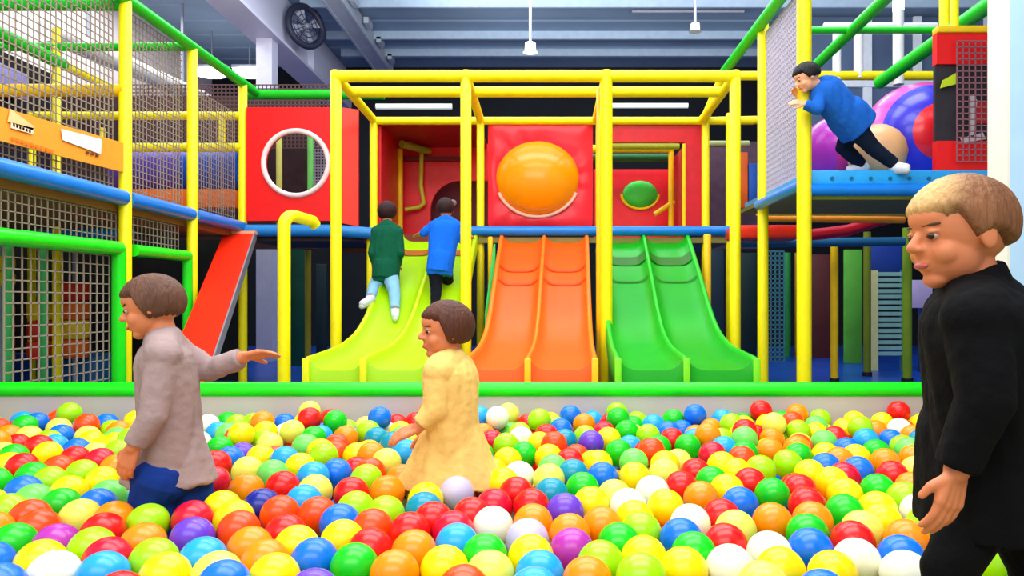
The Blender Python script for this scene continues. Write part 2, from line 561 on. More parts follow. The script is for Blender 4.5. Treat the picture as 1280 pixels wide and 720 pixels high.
# hole panel
def circ_panel(cx, cz, x0, x1, z0, z1, r, y, th):
    """square plate with a round hole"""
    b = MB()
    n = 48
    def edge(a):
        c, s_ = math.cos(a), math.sin(a)
        k = 1e9
        if c > 1e-6: k = min(k, (x1 - cx) / c)
        if c < -1e-6: k = min(k, (x0 - cx) / c)
        if s_ > 1e-6: k = min(k, (z1 - cz) / s_)
        if s_ < -1e-6: k = min(k, (z0 - cz) / s_)
        return (cx + c * k, cz + s_ * k)
    angs = sorted({round(2 * math.pi * i / n, 6) for i in range(n)} |
                  {round(math.atan2(z - cz, x - cx) % (2 * math.pi), 6) for x in (x0, x1) for z in (z0, z1)})
    rings = []
    for yy in (y, y + th):
        inn = [b.bm.verts.new((cx + r * math.cos(a), yy, cz + r * math.sin(a))) for a in angs]
        out = [b.bm.verts.new((edge(a)[0], yy, edge(a)[1])) for a in angs]
        rings.append((inn, out))
    k = len(angs)
    for i in range(k):
        j = (i + 1) % k
        (a, o), (a2, o2) = rings
        b.bm.faces.new((a[i], a[j], o[j], o[i]))
        b.bm.faces.new((a2[i], o2[i], o2[j], a2[j]))
        b.bm.faces.new((a[i], a2[i], a2[j], a[j]))
        b.bm.faces.new((o[i], o[j], o2[j], o2[i]))
    return b


def hole_panel():
    y = 7.9
    c = P(370, 204, y)
    t = thing('porthole_panel', 'bright red square panel with a white-rimmed round porthole', 'panel', (P(376, 0, y).x, y, P(0, 276, y).z))
    x0, x1 = P(308, 0, y).x, P(425, 0, y).x
    z0, z1 = P(0, 276, y).z, P(0, 134, y).z
    circ_panel(c.x, c.z, x0, x1, z0, z1, .345, y, .07).build('panel', RED, t, angle=30)
    MB().slab([(x1, y + .0, z0 - .02), (x1 + .17, y + .1, z0 - .05), (x1 + .17, y + .1, z1), (x1, y, z1)], (0, 1, 0), .05).build('side_panel', mat('side_panel_red', (250, 60, 48), .4), t)
    ring = [(c.x + .355 * math.cos(a), y - .005, c.z + .355 * math.sin(a)) for a in [2 * math.pi * k / 48 for k in range(49)]]
    MB().tube(ring, .028, 12, False).build('rim', PINKW, t)


hole_panel()
# seen through the porthole
q = P(349, 0, 8.7).x
tag(MB().tube([(q, 8.7, 1.7), (q, 8.7, 3.0)], .035).build('padded_column', mat('pale_yellow_pole', (215, 215, 110), .5)), 'pale yellow pole seen through the porthole', 'pole')
q = P(388, 0, 8.7).x
tag(MB().tube([(q, 8.7, 1.7), (q, 8.7, 3.0)], .035).build('padded_column', mat('pale_green_pole', (110, 205, 100), .5)), 'pale green pole seen through the porthole', 'pole')
net('lavender mesh seen through the right side of the porthole', P(390, 260, 9.2), P(420, 260, 9.2) - P(390, 260, 9.2), (0, 0, 1.1), .04, NETL, .012)


# orange bubble panel
def bubble():
    y = CB + .02
    x0, x1, z0, z1 = P(610, 0, y).x, P(741, 0, y).x, P(0, 284, y).z, P(0, 149, y).z
    c = P(672, 223, y)
    t = thing('bubble_panel', 'red padded panel with a big orange bubble window at its centre', 'panel', ((x0 + x1) / 2, y, z0))
    b = MB()
    nr, na = 14, 120
    rx, rz = .44, .39
    rings = []
    for i in range(nr + 1):
        row = []
        for j in range(na):
            a = 2 * math.pi * j / na
            ca, sa = math.cos(a), math.sin(a)
            ix, iz = c.x + rx * ca, c.z + rz * sa
            k = 1e9
            if ca > 1e-6: k = min(k, (x1 - c.x) / ca)
            if ca < -1e-6: k = min(k, (x0 - c.x) / ca)
            if sa > 1e-6: k = min(k, (z1 - c.z) / sa)
            if sa < -1e-6: k = min(k, (z0 - c.z) / sa)
            ox, oz = c.x + ca * k, c.z + sa * k
            f = i / nr
            w = .010 * math.sin(a * 11 + 2 * math.sin(a * 3)) * (1 - f) ** .8 * math.sin(min(1, f * 4 + .15) * math.pi / 2)
            puff = .02 * math.sin(f * math.pi)
            row.append(b.bm.verts.new((ix + (ox - ix) * f, y - puff + w, iz + (oz - iz) * f)))
        rings.append(row)
    for i in range(nr):
        for j in range(na):
            b.bm.faces.new((rings[i][j], rings[i][(j + 1) % na], rings[i + 1][(j + 1) % na], rings[i + 1][j]))
    b.build('padded_panel', mat('bubble_panel_red', (232, 28, 48), .3, .08, 4, bump=.1, bscale=8), t, angle=80)
    MB().box(x0, x1, y + .05, y + .08, z0, z1).build('backing', DRED, t)
    d = MB()
    d.ell((c.x, y + .05, c.z), .475, .27, .425, None, 48, 32)
    d.build('bubble', mat('bubble_orange', (252, 150, 0), .22, .03), t)
    ring = [(c.x + .465 * math.cos(a), y - .03, c.z - .012 + .42 * math.sin(a)) for a in [math.pi * (1.12 + .76 * k / 40) for k in range(41)]]
    MB().tube(ring, .02, 10).build('rim', mat('bubble_rim', (246, 190, 170), .4), t)


bubble()


# left red cabin (open box with arch)
def cabin_left():
    y0, y1 = CB + .06, 9.25
    x0, x1 = -1.93, -.78
    t = thing('play_cabin', 'red padded cabin with an arched doorway behind the lime slide', 'cabin', ((x0 + x1) / 2, y0, 1.66))
    z0, z1 = 1.66, 2.93
    MB().box(x0, x0 + .05, y0, y1, z0, z1).build('side_wall', DRED, t)
    MB().box(x0, x1, y0, y1, z1 - .04, z1).build('roof_pad', mat('roof_pad_red', (160, 16, 32), .4, .1), t)
    # back wall with arch
    ax, ar, at = P(575, 0, y1).x, .38, P(0, 226, y1).z
    pts = [(x0, y1, z0), (ax - ar, y1, z0)]
    for k in range(13):
        a = math.pi - k / 12 * math.pi / 2
        pts.append((ax + ar * math.cos(a), y1, at - ar + ar * math.sin(a)))
    pts += [(x1 + .06, y1, at), (x1 + .06, y1, z1), (x0, y1, z1)]
    MB().slab(pts, (0, 1, 0), .06).build('back_wall', mat('back_wall_red', (238, 26, 34), .4, .08, bump=.12, bscale=5), t, smooth=False)
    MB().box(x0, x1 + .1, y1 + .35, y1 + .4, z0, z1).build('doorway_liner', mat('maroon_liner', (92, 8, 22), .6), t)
    tube('roof_beam', [P(502, 180, 8.7), P(536, 189, 9.15)], .045, OLIVE, t)
    tube('grab_bar', [P(527, 190, 9.15), P(526, 232, 9.15), P(530, 254, 9.15), P(524, 259, 9.15), P(506, 262, 9.1)], .028, mat('grab_bar_yellow', (205, 190, 40), .4), t)
    post(t, P(500, 0, 9.0).x, 9.0, z0, P(0, 186, 9.0).z, r=.035, m=YEL2)
    MB().box(P(505, 0, 9.2).x, P(578, 0, 9.2).x, 9.18, 9.24, P(0, 201, 9.2).z, P(0, 196, 9.2).z).build('seam_strip', mat('seam_maroon', (120, 15, 25), .5), t)
    MB().ell(P(566, 254, 9.55), .05, .03, .05).build('door_rivet', mat('rivet_grey', (170, 150, 160), .4), t)


cabin_left()


def cabin_right():
    y0, y1 = CB + .02, 9.3
    t = thing('play_cabin', 'red padded cabin with a green disc on its back wall, above the green slide', 'cabin', (1.15, y0, 1.66))
    z0 = 1.66
    x0, x1 = P(762, 0, y0).x, P(884, 0, y0).x
    # front surround
    zt, zo = P(0, 149, y0).z, P(0, 178, y0).z
    xo = P(856, 0, y0).x
    MB().slab([(x0, y0, zo), (xo, y0, zo), (xo, y0, z0), (x1, y0, z0), (x1, y0, zt), (x0, y0, zt)], (0, 1, 0), .06).build('front_surround', DRED, t, smooth=False)
    tube('opening_trim', [(xo - .01, y0 - .01, z0), (xo - .01, y0 - .01, zo - .02)], .022, YEL2, t)
    tube('opening_trim', [(x0, y0 + .02, zo - .04), (xo - .06, y0 + .02, zo - .04)], .035, OLIVE, t)
    MB().box(xo + .02, xo + .07, y0 + .06, y1, z0, zo).build('side_wall', mat('side_wall_red', (190, 20, 40), .4), t)
    # inner frame
    ym = 8.7
    tube('inner_beam', [P(740, 186, ym), P(842, 186, ym)], .045, YEL, t)
    tube('inner_beam', [P(740, 197, ym + .2), P(836, 197, ym + .2)], .05, DGRN, t)
    tube('inner_post', [P(839, 190, ym), P(839, 292, ym)], .035, YEL2, t)
    tube('inner_brace', [P(818, 268, ym), P(843, 252, ym)], .03, YEL2, t)
    MB().box(x0 - .1, xo + .05, y1, y1 + .06, z0, 2.62).build('back_wall', mat('back_wall_scarlet', (238, 30, 42), .4, .06, bump=.12, bscale=5), t)
    c = P(800, 243, y1)
    MB().ell((c.x, y1 - .01, c.z), .225, .07, .175, None, 32, 20).build('green_disc', mat('disc_green', (60, 200, 60), .4, .15), t)
    ring = [(c.x + .24 * math.cos(a), y1 - .02, c.z + .19 * math.sin(a)) for a in [math.pi * (1 + k / 24) for k in range(25)]]
    MB().tube(ring, .018, 8).build('disc_rim', YEL2, t)


cabin_right()
# panels between the centre and right frames
tag(MB().box(P(886, 0, 9).x, P(962, 0, 9).x, 9.4, 9.46, 1.6, 3.0).build('backdrop_wall', mat('plum_backdrop', (84, 58, 76), .7, .2)), 'plum coloured wall between the red cabin and the right frame', 'wall panel')
tag(MB().box(P(918, 0, 8.9).x, P(935, 0, 8.9).x, 8.9, 8.96, P(0, 260, 8.9).z, P(0, 190, 8.9).z, .01).build('padded_partition', mat('narrow_orange', (232, 98, 30), .5)), 'narrow orange padded panel right of the centre frame', 'panel')
tag(MB().box(P(936, 0, 8.9).x, P(948, 0, 8.9).x, 8.9, 8.96, P(0, 266, 8.9).z, P(0, 204, 8.9).z, .01).build('padded_partition', mat('narrow_blue', (16, 80, 170), .5)), 'narrow blue padded panel beside the orange one', 'panel')
tag(MB().tube([P(886, 180, 8.9), P(936, 180, 8.9)], .04).build('cross_tube', mat('khaki_tube', (165, 170, 110), .5)), 'khaki cross tube above the narrow orange panel', 'tube')


# ------------------------------------------------------------------ slides
RIM = [(8.02, 1.66), (7.9, 1.62), (7.76, 1.51), (7.4, 1.275), (7.03, 1.02), (6.68, .775), (6.34, .62), (5.92, .535), (5.5, .51), (5.19, .495)]


def interp(p, y):
    for (a, za), (b, zb) in zip(p[:-1], p[1:]):
        if a >= y >= b:
            return za + (zb - za) * (a - y) / (a - b)
    return p[-1][1]


def smooth_rim():
    ys = np.linspace(8.02, 5.19, 40)
    z = np.array([interp(RIM, y) for y in ys])
    for _ in range(3):
        z[1:-1] = (z[:-2] + z[1:-1] * 2 + z[2:]) / 4
    return list(zip(ys, z))


RIMS = smooth_rim()


def slide(label, xl, xm, xr, m, mrim, mstrip, striplab, mcap):
    """xl, xm, xr = (top x, bottom x) of the left rim, the divider and the right rim"""
    xat = lambda q, y: q[1] + (q[0] - q[1]) * max(0, min(1, (y - 5.19) / (8.02 - 5.19)))
    t = thing('double_slide', label, 'slide', (xat(xm, 5.19), 5.19, 0))
    lp = .085
    for (qa, qb) in ((xl, xm), (xm, xr)):
        b = MB()
        rows = []
        n = 14
        prof = RIMS + [(5.17, .40), (5.165, .28), (5.165, 0.0)]
        for k, (y, z) in enumerate(prof):
            xa, xb = xat(qa, y) + .012, xat(qb, y) - .012
            row = []
            for i in range(n + 1):
                f = i / n
                e = abs(2 * f - 1)
                zz = z - lp * (1 - e ** 5) if k < len(RIMS) else (z - (lp * (1 - e ** 5) if k == len(RIMS) else 0))
                row.append(b.bm.verts.new((xa + (xb - xa) * f, y, max(0, zz))))
            rows.append(row)
        for i in range(len(rows) - 1):
            for j in range(n):
                b.bm.faces.new((rows[i][j], rows[i][j + 1], rows[i + 1][j + 1], rows[i + 1][j]))
        b.build('slide_lane', m, t, angle=60)
    for nm, q, w in (('side_rim', xl, .022), ('divider', xm, .02), ('side_rim', xr, .022)):
        b = MB()
        rows = []
        prof = [(8.04, 1.66)] + RIMS + [(5.15, .47), (5.145, .3), (5.145, 0)]
        for (y, z) in prof:
            x = xat(q, y)
            hb = .16 if y > 5.18 else min(.16, z)
            zb = max(0, z - hb)
            if y < 6.3 and y > 5.16:
                zb = max(0, z - hb)
            rows.append([b.bm.verts.new(v) for v in ((x - w, y, zb), (x - w, y, z), (x - w * .5, y, z + .014), (x + w * .5, y, z + .014), (x + w, y, z), (x + w, y, zb))])
        for i in range(len(rows) - 1):
            for j in range(6):
                b.bm.faces.new((rows[i][j], rows[i][(j + 1) % 6], rows[i + 1][(j + 1) % 6], rows[i + 1][j]))
        b.bm.faces.new(rows[0]); b.bm.faces.new(rows[-1][::-1])
        b.build(nm, mrim, t, angle=50)
    for q in (xl, xm, xr):
        x = xat(q, 5.19)
        MB().box(x - .024, x + .024, 5.125, 5.15, .02, .5, .008).build('end_cap', mcap, t)
    # solid skirt under the run-out
    for q, sgn in ((xl, 1), (xr, -1)):
        b = MB()
        ys = [y for (y, z) in RIMS if y < 6.6]
        A = [b.bm.verts.new((xat(q, y), y, interp(RIMS, y) - .1)) for y in ys]
        B = [b.bm.verts.new((xat(q, y), y, 0)) for y in ys]
        for i in range(len(ys) - 1):
            b.bm.faces.new((A[i], A[i + 1], B[i + 1], B[i]))
        b.build('skirt', m, t)
    # joint strip across the upper run
    for (ya, yb) in striplab:
        for (qa, qb) in ((xl, xm), (xm, xr)):
            b = MB()
            rows = []
            for k in range(4):
                y = ya + (yb - ya) * k / 3
                z = float(np.interp(-y, [-q[0] for q in RIMS], [q[1] for q in RIMS]))
                xa, xb = xat(qa, y) + .03, xat(qb, y) - .03
                rows.append([b.bm.verts.new((xa + (xb - xa) * i / 14, y - .006, z - lp * (1 - abs(2 * (i + (.35 if i == 0 else -.35 if i == 14 else 0)) / 14 - 1) ** 5) + .007)) for i in range(15)])
            for i in range(3):
                for j in range(14):
                    b.bm.faces.new((rows[i][j], rows[i][j + 1], rows[i + 1][j + 1], rows[i + 1][j]))
            b.build('joint_strip', mstrip, t)
    return t


slide('lime yellow double slide at left with two children climbing it', (-1.63, -1.73), (-1.2, -1.32), (-.8, -.84),
      mat('slide_lime', (166, 214, 0), .38, .05, 3), mat('slide_lime_rim', (190, 226, 6), .38), mat('strip_brown', (176, 96, 20), .5), [(7.8, 7.71)], mat('cap_yellow', (236, 232, 10), .4))
slide('orange double slide between the lime and green slides', (-.51, -.575), (-.04, -.145), (.43, .335),
      mat('slide_orange', (255, 92, 0), .4, .04, 3), mat('slide_orange_rim', (255, 122, 10), .4), mat('strip_dark_orange', (222, 74, 4), .5), [(7.46, 7.43), (7.25, 7.22)], mat('cap_amber', (255, 196, 20), .4))
slide('green double slide on the right of the orange one', (.6, .5), (1.06, .99), (1.545, 1.49),
      mat('slide_green', (10, 164, 14), .38, .07, 3), mat('slide_green_rim', (40, 196, 40), .38), mat('strip_olive', (40, 112, 10), .5), [(7.68, 7.54), (7.28, 7.26)], mat('cap_lime', (130, 230, 30), .4))
tag(MB().slab([P(617, 305, 7.9), P(617, 418, 6.9), P(606, 424, 6.8), P(606, 392, 7.0)], (1, .2, 0), .02).build('side_guard', mat('guard_green', (50, 190, 70), .4)), 'narrow green side guard between the lime and orange slides', 'guard')


# red sliding board at left
def board():
    t = thing('slide_board', 'flat red-orange slide board sloping down from the left deck', 'slide', P(240, 470, 5.6))
    a, b_ = P(299, 291, 7.82), P(229, 478, 5.5)
    w = Vector((.165, 0, 0))
    n = (b_ - a).cross(w).normalized()
    if n.z < 0: n = -n
    MB().slab([a - w, a + w, b_ + w, b_ - w], -n, .05).build('board', ORR, t, smooth=False)
    MB().slab([a + w + n * .012, a + w * 1.08 + n * .012, b_ + w * 1.08 + n * .012, b_ + w + n * .012], -n, .08).build('edge_trim', mat('edge_grey', (130, 130, 140), .4), t, smooth=False)
    MB().box(a.x - .18, a.x + .18, a.y - .02, a.y + .1, a.z - .02, a.z + .02).build('top_lip', mat('lip_cream', (255, 170, 130), .5), t)
    for s_ in (-1, 1):
        MB().tube([b_ - (b_ - a) * .05 + w * .7 * s_ - n * .06, Vector((b_.x + w.x * .7 * s_, b_.y, 0)) + Vector((0, .1, 0))], .02).build('leg', STEEL, t)


board()

# ------------------------------------------------------------------ right frame
RX = 1.85
def right_frame():
    t = thing('play_structure', 'yellow and green tube frame with a high blue deck at right', 'play frame', (RX, 5.2, 0))
    post(t, RX, 5.2, 0, 3.9, r=.052)
    post(t, RX + .04, 6.33, 0, 3.36, r=.047)
    post(t, 3.02, 5.35, 1.7, 3.2, r=.03)
    tube('top_rail', [(RX, 4.2, 3.32), (RX, 7.6, 3.32)], .05, GRN, t)
    tube('top_rail', [(RX, 7.55, 3.3), (1.74, 8.05, 2.92)], .05, YEL, t)
    tube('top_rail', [(2.67, 4.2, 3.35), (2.67, 7.9, 3.24)], .05, GRN, t)
    tube('top_rail', [(3.5, 4.2, 3.3), (3.5, 7.6, 3.22)], .065, GRN, t)
    tube('top_rail', [(1.85, 6.35, 3.3), (4.0, 6.35, 3.3)], .028, GRN, t)
    tube('crossbar', [(1.85, 8.1, 3.45), (4.8, 8.1, 3.45)], .05, YEL, t)
    tube('crossbar', [(1.9, 8.05, 2.93), (2.9, 8.05, 2.95)], .045, YEL, t)
    for px, y0, y1, w in ((1046, 42, 100, .045), (1073, 44, 98, .05), (1123, -30, 106, .06)):
        tube('white_upright', [P(px, y1, 8.1), P(px, y0, 8.1)], w, WHT, t)
    tube('white_crossbar', [P(1030, 34, 8.1), P(1170, 34, 8.1)], .05, WHT, t)
    tube('yellow_upright', [P(1181, 40, 6.9), P(1181, -30, 6.9)], .05, YEL, t)
    # deck
    zt = 1.855
    MB().box(RX + .05, 3.9, 5.24, 6.95, zt - .06, zt).build('deck_floor', CYAN, t)
    f = MB().box(RX + .04, 3.9, 5.2, 5.26, zt - .12, zt - .0, .012).build('fascia', CYAN, t)
    for k in range(12):
        x = RX + .2 + k * .14
        MB().tube([(x, 5.192, zt - .06), (x, 5.21, zt - .06)], .014, 8).build('bolt_hole', mat('hole_teal', (10, 100, 140), .5), f)
    tube('deck_bumper', [(RX + .04, 5.21, zt - .14), (3.9, 5.21, zt - .14)], .045, BLU, t)
    tube('deck_bumper', [(RX, 5.2, zt - .1), (RX, 6.33, zt - .1)], .042, BLU, t)
    MB().box(RX, 3.9, 5.26, 6.95, zt - .1, zt - .065).build('deck_underside', mat('underside_olive', (110, 100, 52), .7), t)
    tube('under_beam', [(RX, 5.26, zt - .185), (3.9, 5.26, zt - .185)], .02, OLIVE, t)
    tube('under_beam', [P(946, 264, 6.98), P(1170, 264, 6.98)], .045, YEL2, t)
    tube('under_beam', [P(950, 273, 7.2), P(1130, 275, 7.2)], .035, mat('beam_orange', (240, 150, 30), .5), t)
    tube('under_beam', [P(916, 304, 7.9), P(1130, 302, 7.9)], .05, mat('beam_teal', (20, 95, 140), .5), t)
    for px, d, y0, m, r in ((1043, 8.1, 296, YEL2, .042), (1084, 8.8, 290, mat('post_moss', (110, 125, 26), .5), .045), (1134, 8.1, 285, mat('post_lime', (126, 160, 30), .5), .05)):
        x = P(px, 0, d).x
        tube('lower_post', [(x, d, 0), (x, d, P(0, y0, d).z)], r, m, t)
        MB().tube([(x, d, 0), (x, d, .05)], r * 1.25).build('post_foot', BLACK, t)


right_frame()
# red padded lip seen under the deck
def redlip():
    t = thing('padded_lip', 'red padded lip under the right deck, curving up to the right', 'padding', P(975, 292, 7.6))
    d = 7.4
    MB().box(P(918, 0, d).x, P(1004, 0, d).x, d, d + .4, P(0, 298, d).z, P(0, 281, d).z, .03).build('front_pad', mat('lip_red', (242, 48, 18), .35), t)
    pts = [P(1000, 295, d), P(1030, 292, d), P(1060, 288, d), P(1090, 278, d), P(1130, 268, d)]
    MB().tube(pts, .06, 14).build('curved_pad', mat('lip_crimson', (200, 14, 44), .35), t)


redlip()
net('pale lavender net between the two right yellow posts above the deck', (RX + .06, 5.26, 1.86), (0, 1.02, 0), (0, 0, 1.4), .045, NETL, .012)


# giant inflatable balls on the right deck
def beach(c, r, cols, ax, label):
    t = thing('giant_ball', label, 'inflatable ball', c - Vector((0, 0, r)), 'giant inflatable balls on the right deck')
    ax = Vector(ax).normalized()
    M = ax.to_track_quat('Z', 'Y').to_matrix()
    n = len(cols)
    lim = [math.pi * f for f in cols_lims[n]]
    for k, m in enumerate(cols):
        a0, a1 = lim[k], lim[k + 1]
        b = MB()
        rows = []
        for i in range(9):
            a = a0 + (a1 - a0) * i / 8
            rr = r * (1 - .012 * (1 - math.sin(math.pi * i / 8)) )
            rows.append([b.bm.verts.new(c + M @ Vector((rr * math.sin(a) * math.cos(q), rr * math.sin(a) * math.sin(q), rr * math.cos(a)))) for q in [2 * math.pi * j / 40 for j in range(40)]])
        for i in range(8):
            for j in range(40):
                b.bm.faces.new((rows[i][j], rows[i][(j + 1) % 40], rows[i + 1][(j + 1) % 40], rows[i + 1][j]))
        bmesh.ops.remove_doubles(b.bm, verts=b.bm.verts[:], dist=1e-5)
        b.build('ball_panel', m, t, angle=60)


cols_lims = {1: (0, 1), 3: (0, .16, .33, 1), 2: (0, .45, 1)}
BM_ = mat('ball_magenta', (214, 52, 170), .3, .05, coat=.3); BB_ = mat('ball_blue', (52, 44, 205), .3, .05, coat=.3); BR_ = mat('ball_red', (240, 26, 42), .3, .05, coat=.3)
d = 6.45
r = .5
beach(Vector((P(1148, 0, d).x, d, 1.855 + r)), r, [BR_, BB_, BM_], (-.06, -1, -.05), 'largest inflatable ball with red, blue and magenta panels on right deck')
d = 6.25
beach(Vector((P(1048, 0, d).x, d, 1.855 + .33)), .33, [mat('ball_pink', (226, 48, 142), .3, coat=.3), mat('ball_orchid', (190, 44, 186), .3, coat=.3)], (.95, -.5, -.3), 'smaller pink and orchid inflatable ball behind the boy')
d = 5.68
beach(Vector((P(1096, 0, d).x, d, 1.855 + .225)), .225, [mat('ball_tan', (240, 178, 124), .35, coat=.2)], (0, 0, 1), 'small tan ball beside the leaning boy')


def redbox():
    y = 5.24
    x0, x1 = P(1171, 0, y).x, P(1262, 0, y).x
    z0, z1 = 1.86, P(0, 36, y).z
    t = thing('climb_panel', 'red framed black panel with white netting beside the white column', 'panel', ((x0 + x1) / 2, y, z0))
    zb, ztp = P(0, 176, y).z, P(0, 80, y).z
    MB().box(x0, x1, y, y + .06, ztp, z1 - .03).build('frame_top', RED, t)
    MB().box(x0, x1, y, y + .06, z0, zb).build('frame_bottom', RED, t)
    MB().box(x0, x1, y - .02, y + .07, z1 - .03, z1 + .02, .01).build('top_trim', YEL2, t)
    MB().box(x0, x1, y + .02, y + .05, zb, ztp).build('board', mat('board_charcoal', (44, 38, 46), .6, .2), t)
    MB().box(x0 + .27, x1, y + .005, y + .02, P(0, 154, y).z, P(0, 126, y).z).build('red_patch', mat('patch_red', (190, 34, 40), .6), t)
    MB().slab([P(1176, 110, y - .01), P(1179, 100, y - .01), P(1195, 91, y - .01), P(1195, 105, y - .01)], (0, 1, 0), .012).build('leaf_patch', mat('leaf_lime', (196, 214, 20), .5), t)
    wm = mat('graphic_white', (214, 205, 212), .6)
    MB().slab([P(1213, 134, y), P(1219, 132, y), P(1217, 172, y), P(1213, 172, y)], (0, -1, 0), .006).build('white_graphic', wm, t)
    MB().slab([P(1212, 120, y), P(1216, 118, y), P(1221, 126, y), P(1220, 134, y), P(1213, 134, y)], (0, -1, 0), .006).build('white_graphic', wm, t)
    MB().slab([P(1200, 173, y), P(1228, 166, y), P(1232, 174, y), P(1203, 179, y)], (0, -1, 0), .006).build('white_graphic', wm, t)
    netmesh((x0 + .13, y - .03, z0 + .06), (x1 - x0 - .13, 0, 0), (0, 0, z1 - z0 - .16), 9, 20, .007).build('netting', mat('panel_net_cord', (150, 96, 108), .8), t, smooth=False)


redbox()

# lower right background pieces
def bpanel(px0, px1, py0, py1, d, rgb, label, name='padded_partition', th=.06):
    return tag(MB().box(P(px0, 0, d).x, P(px1, 0, d).x, d, d + th, 0 if P(0, py1, d).z < .6 else P(0, py1, d).z, P(0, py0, d).z, .01).build(name, mat('panel_%d_%d_%d' % rgb, rgb, .55, .15, 3)), label, 'panel')


bpanel(994, 1004, 316, 432, 12.0, (180, 140, 30), 'mustard padded panel behind the tall right post')
bpanel(1010, 1040, 318, 434, 11.6, (96, 42, 40), 'maroon padded panel far under the right deck')
bpanel(1056, 1078, 312, 438, 10.6, (96, 180, 60), 'green padded panel standing under the right deck')
bpanel(1086, 1128, 305, 340, 9.6, (22, 60, 150), 'blue panel above the pale green shutter')
def shutter():
    d = 9.5
    t = thing('shutter', 'pale teal slatted shutter under the right deck', 'shutter', (P(1110, 0, d).x, d, .0))
    x0, x1 = P(1097, 0, d).x, P(1127, 0, d).x
    z = .2
    sm = mat('shutter_teal', (140, 190, 180), .5)
    b = MB()
    while z < P(0, 342, d).z:
        b.box(x0, x1, d, d + .03, z, z + .05)
        z += .075
    b.build('slats', sm, t, smooth=False)
    MB().box(x0 - .09, x0, d - .02, d + .05, .0, P(0, 338, d).z).build('stile', mat('stile_cream', (220, 215, 150), .5), t)
    MB().box(x1, x1 + .06, d - .02, d + .05, .0, P(0, 338, d).z).build('stile', mat('stile_teal', (60, 120, 120), .5), t)


shutter()
bpanel(1140, 1166, 350, 385, 9.2, (196, 176, 220), 'pale lilac panel beside the running child\'s chin')
bpanel(1150, 1195, 372, 434, 9.3, (20, 50, 120), 'navy padded block under the right deck')
q = P(984, 0, 12).x
tag(MB().tube([(q, 12, 0), (q, 12, P(0, 316, 12).z)], .06).build('padded_column', mat('far_pole_green', (36, 140, 60), .5)), 'green padded pole far back under the right deck', 'pole')
net('teal dotted net far back behind the right yellow posts', (P(958, 0, 11).x, 11, 0), P(980, 420, 11) - P(958, 420, 11), (0, 0, 1.68), .07, mat('teal_net_cord', (70, 130, 140), .7), .02)
# under centre deck, left
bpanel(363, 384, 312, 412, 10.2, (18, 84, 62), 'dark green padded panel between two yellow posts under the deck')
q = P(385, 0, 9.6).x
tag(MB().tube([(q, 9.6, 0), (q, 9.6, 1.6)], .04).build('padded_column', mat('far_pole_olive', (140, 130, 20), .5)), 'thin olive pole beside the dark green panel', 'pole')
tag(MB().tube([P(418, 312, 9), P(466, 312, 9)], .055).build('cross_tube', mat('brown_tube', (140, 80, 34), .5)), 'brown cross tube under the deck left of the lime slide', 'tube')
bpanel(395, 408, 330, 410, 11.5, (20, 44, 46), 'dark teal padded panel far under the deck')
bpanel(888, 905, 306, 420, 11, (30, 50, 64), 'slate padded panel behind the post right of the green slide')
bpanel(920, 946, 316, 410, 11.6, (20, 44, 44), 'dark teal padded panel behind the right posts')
tag(MB().tube([P(470, 133, 12.5), P(565, 133, 12.5)], .05, 8).build('strip_light', emit('strip_pale', (220, 225, 215), .5)), 'pale strip light in the dark behind the left top rails', 'lamp')
tag(MB().tube([P(764, 132, 12.5), P(860, 132, 12.5)], .045, 8).build('strip_light', emit('strip_pale', (220, 225, 215), .5)), 'pale strip light in the dark behind the right top rails', 'lamp')

# ------------------------------------------------------------------ pit wall
WY = 4.42
def pitwall():
    t = thing('pit_wall', 'low beige wall with a green padded rail along the back of the pit', 'pit wall', (0, WY, 0))
    MB().box(-4.6, 3.9, WY - .03, WY + .06, 0, .33).build('wall_board', mat('wall_board_beige', (192, 184, 180), .6, .06, 2), t)
    n = 60
    pts = [(-4.6 + 8.5 * k / n, WY, .363) for k in range(n + 1)]
    MB().tube(pts, .049, 16).build('padded_rail', RAIL, t)


pitwall()

# ------------------------------------------------------------------ people
def remesh(b, voxel, smooth_it=6, f=.5):
    me = bpy.data.meshes.new('tmp')
    bmesh.ops.recalc_face_normals(b.bm, faces=b.bm.faces[:])
    b.bm.to_mesh(me); b.bm.free()
    o = bpy.data.objects.new('tmp', me)
    C.objects.link(o)
    md = o.modifiers.new('r', 'REMESH'); md.mode = 'VOXEL'; md.voxel_size = voxel; md.use_smooth_shade = True
    if smooth_it:
        sm = o.modifiers.new('s', 'SMOOTH'); sm.factor = f; sm.iterations = smooth_it
    dg = bpy.context.evaluated_depsgraph_get()
    dg.update()
    out = bpy.data.meshes.new_from_object(o.evaluated_get(dg))
    bpy.data.objects.remove(o)
    bpy.data.meshes.remove(me)
    nb = MB()
    nb.bm.from_mesh(out)
    bpy.data.meshes.remove(out)
    return nb


def frame(fwd, up):
    f = Vector(fwd).normalized()
    u = Vector(up); u = (u - f * u.dot(f)).normalized()
    s = u.cross(f)                      # the figure's left side
    return f, s, u


